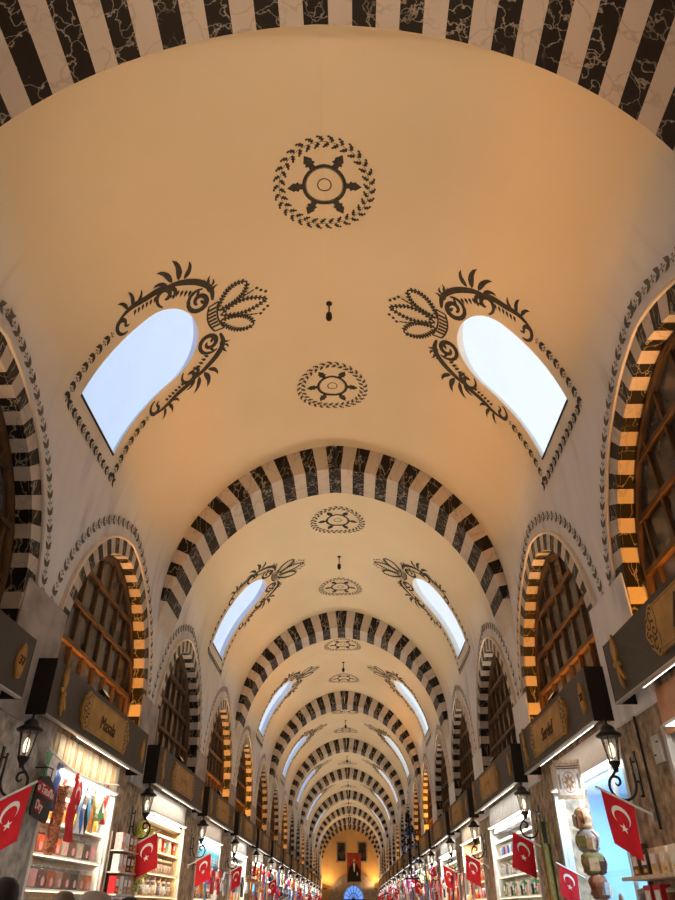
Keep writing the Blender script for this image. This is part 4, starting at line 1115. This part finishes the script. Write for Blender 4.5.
# left, third and fourth shops: blue geometric tile panel
t = thing('tile_panel', 'turquoise panel with white star lattice at the top of the fourth shop on the left', 'panel', (-XW + .0, 18.6, 0))
m = MB(); m.box(-.02, .0, -1.40, 1.40, 2.36, 2.94, M['turq'] if 'turq' in M else pm('turquoise')); m.obj('backing', t)
pen_m = MB(); pn = Pen(pen_m, lambda u, v: (.012, u, v), M['white'])
for c_ in range(6):
    for r_ in range(2):
        cx, cz = -1.15 + c_ * .46, 2.52 + r_ * .29
        for q in range(6):
            a = pi * q / 6; pn.ribbon([(cx - .25 * cos(a), cz - .15 * sin(a)), (cx + .25 * cos(a), cz + .15 * sin(a))], .016)
        pn.ribbon([(cx + .16 * cos(2 * pi * q / 6), cz + .10 * sin(2 * pi * q / 6)) for q in range(6)], .016, True)
pen_m.obj('lattice', t)

# ------------------------------------------------------------------ right, light blue shop window
M['bluewall'] = plain('light_blue_wall', (.36, .66, .90), .5, var=.12, scale=1.2)
a, b = OP[1][3]; ym = (a + b) / 2; h = (b - a) / 2
t = thing('shop_window', 'tall glazed shop window with light blue interior on the right', 'shop window', (XW, ym, 0), pi)
m = MB(); m.box(-1.2, -1.17, -h - .5, h + .5, 0, 3.0, M['bluewall']); m.box(-1.2, -.32, -h - .45, -h - .42, 0, 3.0, M['bluewall']); m.box(-1.2, -.32, h + .42, h + .45, 0, 3.0, M['bluewall']); m.box(-1.2, -.1, -h - .5, h + .5, 2.98, 3.02, M['bluewall']); m.obj('interior_wall', t)
m = MB(); m.box(-.045, -.035, -h + .04, h - .04, .3, 2.95, M['pane']); m.obj('glass', t)
m = MB()
for q in (-h + .03, -h * .32, h - .55, h - .03): m.box(-.06, -.02, q - .012, q + .012, .2, 2.95, M['alu'])
m.box(-.07, .0, -h, h, 2.90, 2.96, M['white']); m.box(-.07, 0, -h, h, .0, .3, M['alu']); m.box(-.3, -.045, -h, h, .3, .33, M['white']); m.box(-.5, -.06, -h, h, 1.93, 1.945, M['jarglass']); m.obj('frame', t)
light('window_light', 'AREA', (-.55, 0, 2.93), (0, 0, 0), 75, (.74, .90, 1.0), t, shape='RECTANGLE', size=.5, size_y=2.4)
t = thing('globe_ceiling_lamp', 'glowing round lamp inside the light blue shop window', 'lamp', (XW + .45, 8.35, 2.98), pi)
m = MB(); m.tube([(0, 0, 0), (0, 0, -.10)], .01, M['alu'], 6); m.obj('stem', t); m = MB(); m.lathe([(.08 * sin(pi * q / 8), -.17 - .08 * cos(pi * q / 8)) for q in range(9)], M['bulb'], 12); m.obj('globe', t)
t = thing('picture_frame', 'square framed tile picture hanging at the top of the light blue window', 'picture', (XW - .24, 9.02, 2.90), 1.42 * pi); t.scale = (1, .52, .82)
m = MB()
for z0_, z1_, y0_, y1_ in ((-.27, -.22, -.30, .30), (.20, .25, -.30, .30), (-.27, .25, -.30, -.25), (-.27, .25, .25, .30)): m.box(0, .03, y0_, y1_, z0_, z1_, pm('beige'))
for z0_ in (.13, .16): m.box(.0, .02, -.25, .25, z0_, z0_ + .015, pm('brown'))
m.obj('frame', t)
m = MB(); m.box(0, .012, -.25, .25, -.22, .20, pm('white')); m.box(.012, .014, -.235, -.19, -.14, .06, pm('grey')); m.box(.012, .014, .19, .235, -.14, .06, pm('grey'))
pn = Pen(m, lambda u, v: (.015, u, v), pm('tan'))
for q in range(8): pn.leaf(.02 * cos(q * pi / 4), -.05 + .02 * sin(q * pi / 4), q * pi / 4, .11, .05)
pn.circle(0, -.05, .14, .012, 20); m.obj('tile', t)
# four bundles on a cord
for q in range(4):
    t = thing('hanging_bundle', 'wrapped bundle, %s of four on the cord before the light blue window' % ['topmost', 'second', 'third', 'lowest'][q], 'bundle', (XW - .17, 8.98 - .05 * q, 2.46 - q * .225), pi + q * .8)
    r0 = random.Random(q); m = MB(); rows = []
    for j in range(13):
        ph = pi * j / 12; rows.append([((.09 * sin(ph) ** .35) * (1 + r0.uniform(-.2, .2)) * cos(2 * pi * s / 12), (.13 * sin(ph) ** .35) * (1 + r0.uniform(-.2, .2)) * sin(2 * pi * s / 12), -.115 * cos(ph)) for s in range(12)])
    m.grid(rows, [pm('tan'), pm('grey'), pm('olive'), pm('brown')][q], True); m.obj('bundle_body', t)
    m = MB(); m.tube([(.03, .135 * cos(2 * pi * s / 14), .115 * sin(2 * pi * s / 14)) for s in range(15)], .012, pm('brown'), 5); m.box(.05, .10, -.08, .03, -.07, .05, pm(['grey', 'olive', 'tan', 'grey'][q])); m.box(.03, .095, .03, .10, -.09, .02, pm(['brown', 'tan', 'dark brown', 'beige'][q])); m.tube([(0, .0, .10), (0, .0, .14)], .006, pm('pink'), 4); m.obj('binding', t)
t = thing('pink_twine', 'thin pink cord in an inverted V holding the wrapped bundles', 'cord', (XW - .17, 8.98, 0))
m = MB(); m.tube([(0, -.10, 2.54), (.10, .0, 2.89), (0, .10, 2.54)], .005, pm('pink'), 5); m.obj('cord', t)
t = fp[1].place((XW - .06, 9.55, .28), pi, 'small red crescent flag in front of the light blue window beside the bundles'); t.scale = (.7, .7, .7)
# folded dark garments hanging on the pier beyond
t = thing('hanging_garment', 'dark olive folded garment with orange trim hanging beyond the light blue window', 'garment', (XW - .12, 10.95, 2.62), pi)
m = MB(); n = 10
for k, c in enumerate(('olive', 'black', 'olive')):
    m.grid([[(.05 * sin(q * 1.3 + k) + .03 * k, -.06 + .12 * q / 5 + (-.10 + .12 * k) * j / n, -1.0 * j / n) for q in range(6)] for j in range(n + 1)], pm(c))
m.obj('cloth', t); m = MB(); m.tube([(.08, .06, -.45), (.10, .14, -1.0)], .012, pm('orange'), 5); m.obj('trim', t); m = MB(); m.tube([(0, 0, 0), (0, 0, .08)], .006, M['iron'], 4); m.obj('hook', t)

# right pier stand near the camera with boxes and souvenirs
t = thing('souvenir_stand', 'wooden tiered souvenir stand against the rough stone pier on the right', 'stand', (XW, 7.05, 0), pi)
for z in (1.30, 1.56, 1.84): m = MB(); m.box(.02, .30, -.62, .62, z - .03, z, pm('beige')); m.obj('tier', t)
for q in (-1, 1): m = MB(); m.box(.02, .06, q * .6 - .02, q * .6 + .02, 0, 2.12, M['woodd']); m.obj('post', t)
for q, c in enumerate(('brown', 'dark brown', 'beige', 'cream', 'white')): good('box', c, 1, .12, 7.58 - q * .235, 1.84, '%s gift carton, %s from far end on top of souvenir stand' % (c, ORD[q]))
for q, c in enumerate(('grey', 'red', 'red', 'brown', 'olive')): good('tin' if q in (0, 3) else 'box', c, 1, .16, 7.55 - q * .235, 1.56, '%s souvenir %s, %s from far end, middle tier of souvenir stand' % (c, 'tin' if q in (0, 3) else 'carton', ORD[q]))
for q in range(2):
    t = thing('souvenir_plate', '%s round painted plate at the far end of the souvenir stand' % ('brown' if q == 0 else 'red'), 'plate', (XW - .34, 7.66, 1.66 - q * .14), pi)
    m = MB(); m.prism([(.055 * cos(2 * pi * s / 16), .055 * sin(2 * pi * s / 16)) for s in range(16)], 'x', 0, .012, pm('white')); m.prism([(.042 * cos(2 * pi * s / 16), .042 * sin(2 * pi * s / 16)) for s in range(16)], 'x', .012, .016, pm('tan' if q == 0 else 'red')); m.obj('dish', t)
# nearest right shop front: half-open dark interior with grey jamb
t = thing('glazed_storefront', 'dark glazed shop front with grey metal frame nearest the camera on the right', 'shop front', (XW, 4.7, 0), pi)
m = MB(); m.box(-.44, -.42, -1.78, 1.78, 0, 2.9, M['shade']); m.obj('back_panel', t)
m = MB()
for z in (2.5, 2.70): m.box(-.20, -.16, -1.78, 1.78, z, z + .05, M['white'])
for q in range(9): m.box(-.22, -.19, -1.77 + q * .44, -1.75 + q * .44, .3, 2.84, M['alu'])
m.obj('grille', t)
t = thing('wall_socket', 'small grey junction box on rough stone beside the nearest right shop', 'electrical box', (XW, 6.75, 2.82), pi)
m = MB(); m.box(0, .04, -.09, .09, -.12, .12, M['alu']); m.obj('box_body', t); m = MB()
for s in (-1, 1): m.lathe([(.012, 0), (.012, .01), (0, .012)], M['iron'], 6, (.045, s * .05, .05 * s))
m.obj('screw', t)
t = thing('conduit_pipe', 'dark vertical conduit running down the stone pier behind the nearest right lantern', 'conduit', (XW - .02, 7.15, 0))
m = MB(); m.tube([(0, 0, 2.2), (0, 0, 3.28)], .012, M['iron'], 6); m.obj('pipe', t)

# cluster of blue beads hanging above the shopfronts far on the right
t = thing('bead_cluster', 'dark hanging cluster of blue beads in front of the far right signboards', 'bead cluster', (2.55, 30.5, 2.55))
m = MB(); r0 = random.Random(3); m.tube([(0, 0, 0), (0, 0, 2.2)], .03, M['iron'], 6)
for q in range(70):
    z = r0.uniform(.5, 2.2); r = .30 * (2.3 - z) / 1.8 + .05; a = r0.uniform(0, 6.28); s = .05
    m.lathe([(0, -s), (s * .8, -s * .5), (s, 0), (s * .8, s * .5), (0, s)], M['iron'] if q % 3 else pm('blue'), 6, (r * cos(a), r * sin(a), z))
m.obj('beads', t); m = MB(); m.box(-.25, .25, -.25, .25, -.05, 0, M['iron']); m.tube([(0, 0, 0), (.595, 0, .3)], .02, M['iron'], 5); m.obj('bracket', t)

# ------------------------------------------------------------------ banner at the far end
t = thing('banner', 'tall red banner showing a dark-suited standing figure, hung on the far end wall', 'banner', (.45, YEND - .45, 4.0))
m = MB(); m.grid([[(-.78 + 1.56 * q / 10, .03 * sin(q * .9 + j * .2), 2.65 * j / 12) for q in range(11)] for j in range(13)], plain('banner_red', (.38, .05, .035), .7, var=.3, scale=2)); bn = m.obj('cloth', t)
m = MB(); y_ = -.04
m.face([(-.72, y_, .03), (.72, y_, .03), (.66, y_, 1.05), (.30, y_, 1.62), (.12, y_, 1.78), (-.12, y_, 1.78), (-.32, y_, 1.62), (-.62, y_, 1.05)], M['iron'])
m.face([(-.13, y_ - .006, 1.72), (.13, y_ - .006, 1.72), (.05, y_ - .006, .9), (-.03, y_ - .006, .9)], M['fwhite'])
m.face([(.13 * cos(2 * pi * s / 14), y_ - .008, 1.98 + .19 * sin(2 * pi * s / 14)) for s in range(14)], M['skin'])
m.face([(.30, y_ - .008, .55), (.40, y_ - .008, .55), (.40, y_ - .008, .85), (.30, y_ - .008, .85)], M['fwhite'])
m.obj('printed_figure', bn)
m = MB(); m.tube([(-.85, -.02, 2.68), (.85, -.02, 2.68)], .03, M['woodd'], 6); m.tube([(-.80, -.02, -.01), (.80, -.02, -.01)], .03, M['woodd'], 6); m.obj('rod', t)
m = MB()
for s in (-.7, .7): m.tube([(s, 0, 2.68), (s, .45, 3.0)], .01, M['iron'], 4)
m.obj('hanging_wire', t)

# ------------------------------------------------------------------ people whose heads reach into the frame
def person(label, x, y, rz, top, hairm, topm, legm, hat=None, stride=.12):
    t = thing('person', label, 'person', (x, y, 0), rz)
    H = top; s = H / 1.75
    J = {'pel': (0, 0, .93, .145), 'waist': (0, 0, 1.08, .13), 'chest': (0, 0, 1.30, .155), 'sh': (0, 0, 1.42, .11), 'neck': (0, 0, 1.50, .055), 'headb': (0, .01, 1.56, .07), 'headm': (0, .015, 1.64, .088), 'headt': (0, .01, 1.695, .07)}
    E = [('pel', 'waist'), ('waist', 'chest'), ('chest', 'sh'), ('sh', 'neck'), ('neck', 'headb'), ('headb', 'headm'), ('headm', 'headt')]
    for g, n in ((-1, 'L'), (1, 'R')):
        J['hip' + n] = (g * .09, 0, .88, .095); J['kn' + n] = (g * .10, g * stride * .5, .49, .062); J['an' + n] = (g * .10, g * stride - .03, .09, .042); J['to' + n] = (g * .11, g * stride + .13, .035, .035)
        J['shl' + n] = (g * .17, 0, 1.40, .065); J['el' + n] = (g * .235, -.02, 1.12, .043); J['wr' + n] = (g * .23, .10, .90, .028); J['pa' + n] = (g * .225, .13, .83, .034)
        E += [('pel', 'hip' + n), ('hip' + n, 'kn' + n), ('kn' + n, 'an' + n), ('an' + n, 'to' + n), ('sh', 'shl' + n), ('shl' + n, 'el' + n), ('el' + n, 'wr' + n), ('wr' + n, 'pa' + n)]
        for f in range(4):
            a, b = 'f%d' % f + n, 'g%d' % f + n; L = (.07, .08, .075, .06)[f]
            J[a] = (g * .225 - g * .004, .105 + f * .018, .77, .009); J[b] = (g * .205, .11 + f * .018, .77 - L, .008); E += [('pa' + n, a), (a, b)]
        J['th' + n] = (g * .20, .165, .80, .010); J['tt' + n] = (g * .19, .185, .755, .009); E += [('pa' + n, 'th' + n), ('th' + n, 'tt' + n)]
    names = list(J); me = bpy.data.meshes.new('body'); me.from_pydata([tuple(q * s for q in J[n][:3]) for n in names], [(names.index(a), names.index(b)) for a, b in E], [])
    o = bpy.data.objects.new('body', me); C.objects.link(o); sk = o.modifiers.new('s', 'SKIN'); sk.use_smooth_shade = True
    for i_, n in enumerate(names): me.skin_vertices[0].data[i_].radius = (J[n][3] * s, J[n][3] * s * (.8 if n in ('pel', 'waist', 'chest', 'sh') else 1))
    me.skin_vertices[0].data[0].use_root = True
    o.modifiers.new('u', 'SUBSURF').levels = 2; bpy.context.view_layer.update()
    dg = bpy.context.evaluated_depsgraph_get(); me2 = bpy.data.meshes.new_from_object(o.evaluated_get(dg)); bpy.data.objects.remove(o)
    me2.materials.clear()
    for q in (M['skin'], topm, legm, M['iron']): me2.materials.append(q)
    for p in me2.polygons:
        z = p.center.z / s; ax = abs(p.center.x) / s
        p.material_index = 3 if z < .085 else 2 if (z < .92 and ax < .19) else (1 if (z < 1.49 and not (z < .90 and ax > .17)) else 0)
    me2.name = 'body'; o = bpy.data.objects.new('body', me2); C.objects.link(o); o.parent = t
    # face: nose, ears, eyes, mouth belong to the head
    m = MB(); z = 1.63 * s
    m.lathe([(0, .02), (.012, 0), (.016, -.022), (0, -.03)], M['skin'], 8, (0, .105 * s, z)); 
    for g in (-1, 1): m.lathe([(0, .03), (.012, .02), (.014, -.01), (0, -.03)], M['skin'], 8, (g * .088 * s, .005, z), sq=(.6, 1.3))
    m.obj('nose_and_ears', t)
    m = MB()
    for g in (-1, 1): m.lathe([(0, .006), (.010, 0), (0, -.006)], M['iron'], 8, (g * .032, .096 * s, z + .015), sq=(1, .5))
    m.box(-.022, .022, .092 * s, .098 * s, z - .052, z - .046, pm('pink')); m.obj('eyes_and_mouth', t)
    m = MB(); r0 = random.Random(int(x * 100)); rows = []
    for j in range(9):
        ph = pi * .5 * j / 8
        ring = []
        for q in range(20):
            a = 2 * pi * q / 20; fr = sin(a)       # towards the face: lift the hairline
            lo = -.02 if fr < .35 else .05
            zz = z + (lo + (.118 - lo) * sin(ph)); rr = .104 * cos(ph) ** .75 if j < 8 else .004
            k = 1 + (0 if hat else r0.uniform(-.05, .05)); ring.append((rr * k * cos(a) * .93, rr * k * sin(a) * 1.05 - .004, zz))
        rows.append(ring)
    m.grid(rows, hat or hairm, True); m.obj('hat' if hat else 'hair', t)
    if hat:
        m = MB(); m.lathe([(.100, -.02), (.108, 0), (.104, .02)], hat, 18, (0, 0, z + .01)); m.obj('hat_band', t)
    return t
hb = plain('black_hair', (.012, .010, .010), .6); hbr = plain('brown_hair', (.10, .065, .045), .6); hg = plain('grey_wool_cap', (.36, .31, .28), .9)
person('person with spiky black hair and dark jacket at the left edge of the frame', -1.84, 4.8, .3, 1.76, hb, pm('black'), pm('grey'))
person('person in grey knitted cap and grey coat, closest to the camera', -.97, 3.84, 0, 1.665, hg, pm('grey'), pm('black'), hat=hg)
person('person with short brown-grey hair in front of the Masala shop shelves', -1.90, 6.0, .2, 1.705, hbr, pm('tan'), pm('blue'))
person('person with dark hair standing past the Masala shop shelves', -1.74, 7.2, -.2, 1.68, hb, pm('red'), pm('black'))

# warm uplights standing on the shoulders of the far gateway
for g in (-1, 1):
    t = thing('gateway_uplight', '%s warm uplight beside the far stone gateway' % ('left' if g < 0 else 'right'), 'uplight', (g * 2.75, YEND - .75, 3.3))
    m = MB(); m.box(-.2, .2, -.06, .06, 0, .08, M['iron']); m.obj('housing', t); m = MB(); m.box(-.18, .18, -.05, .05, .08, .085, M['tubew']); m.obj('lens', t)
    m = MB(); m.tube([(g * .0, 0, 0), (g * .42, 0, -.1)], .015, M['iron'], 5); m.obj('bracket', t)
    light('gateway_uplight', 'AREA', (0, 0, .1), (R(180) + R(22), R(g * -18), 0), 160, (1, .55, .2), t, shape='RECTANGLE', size=.36, size_y=.1)
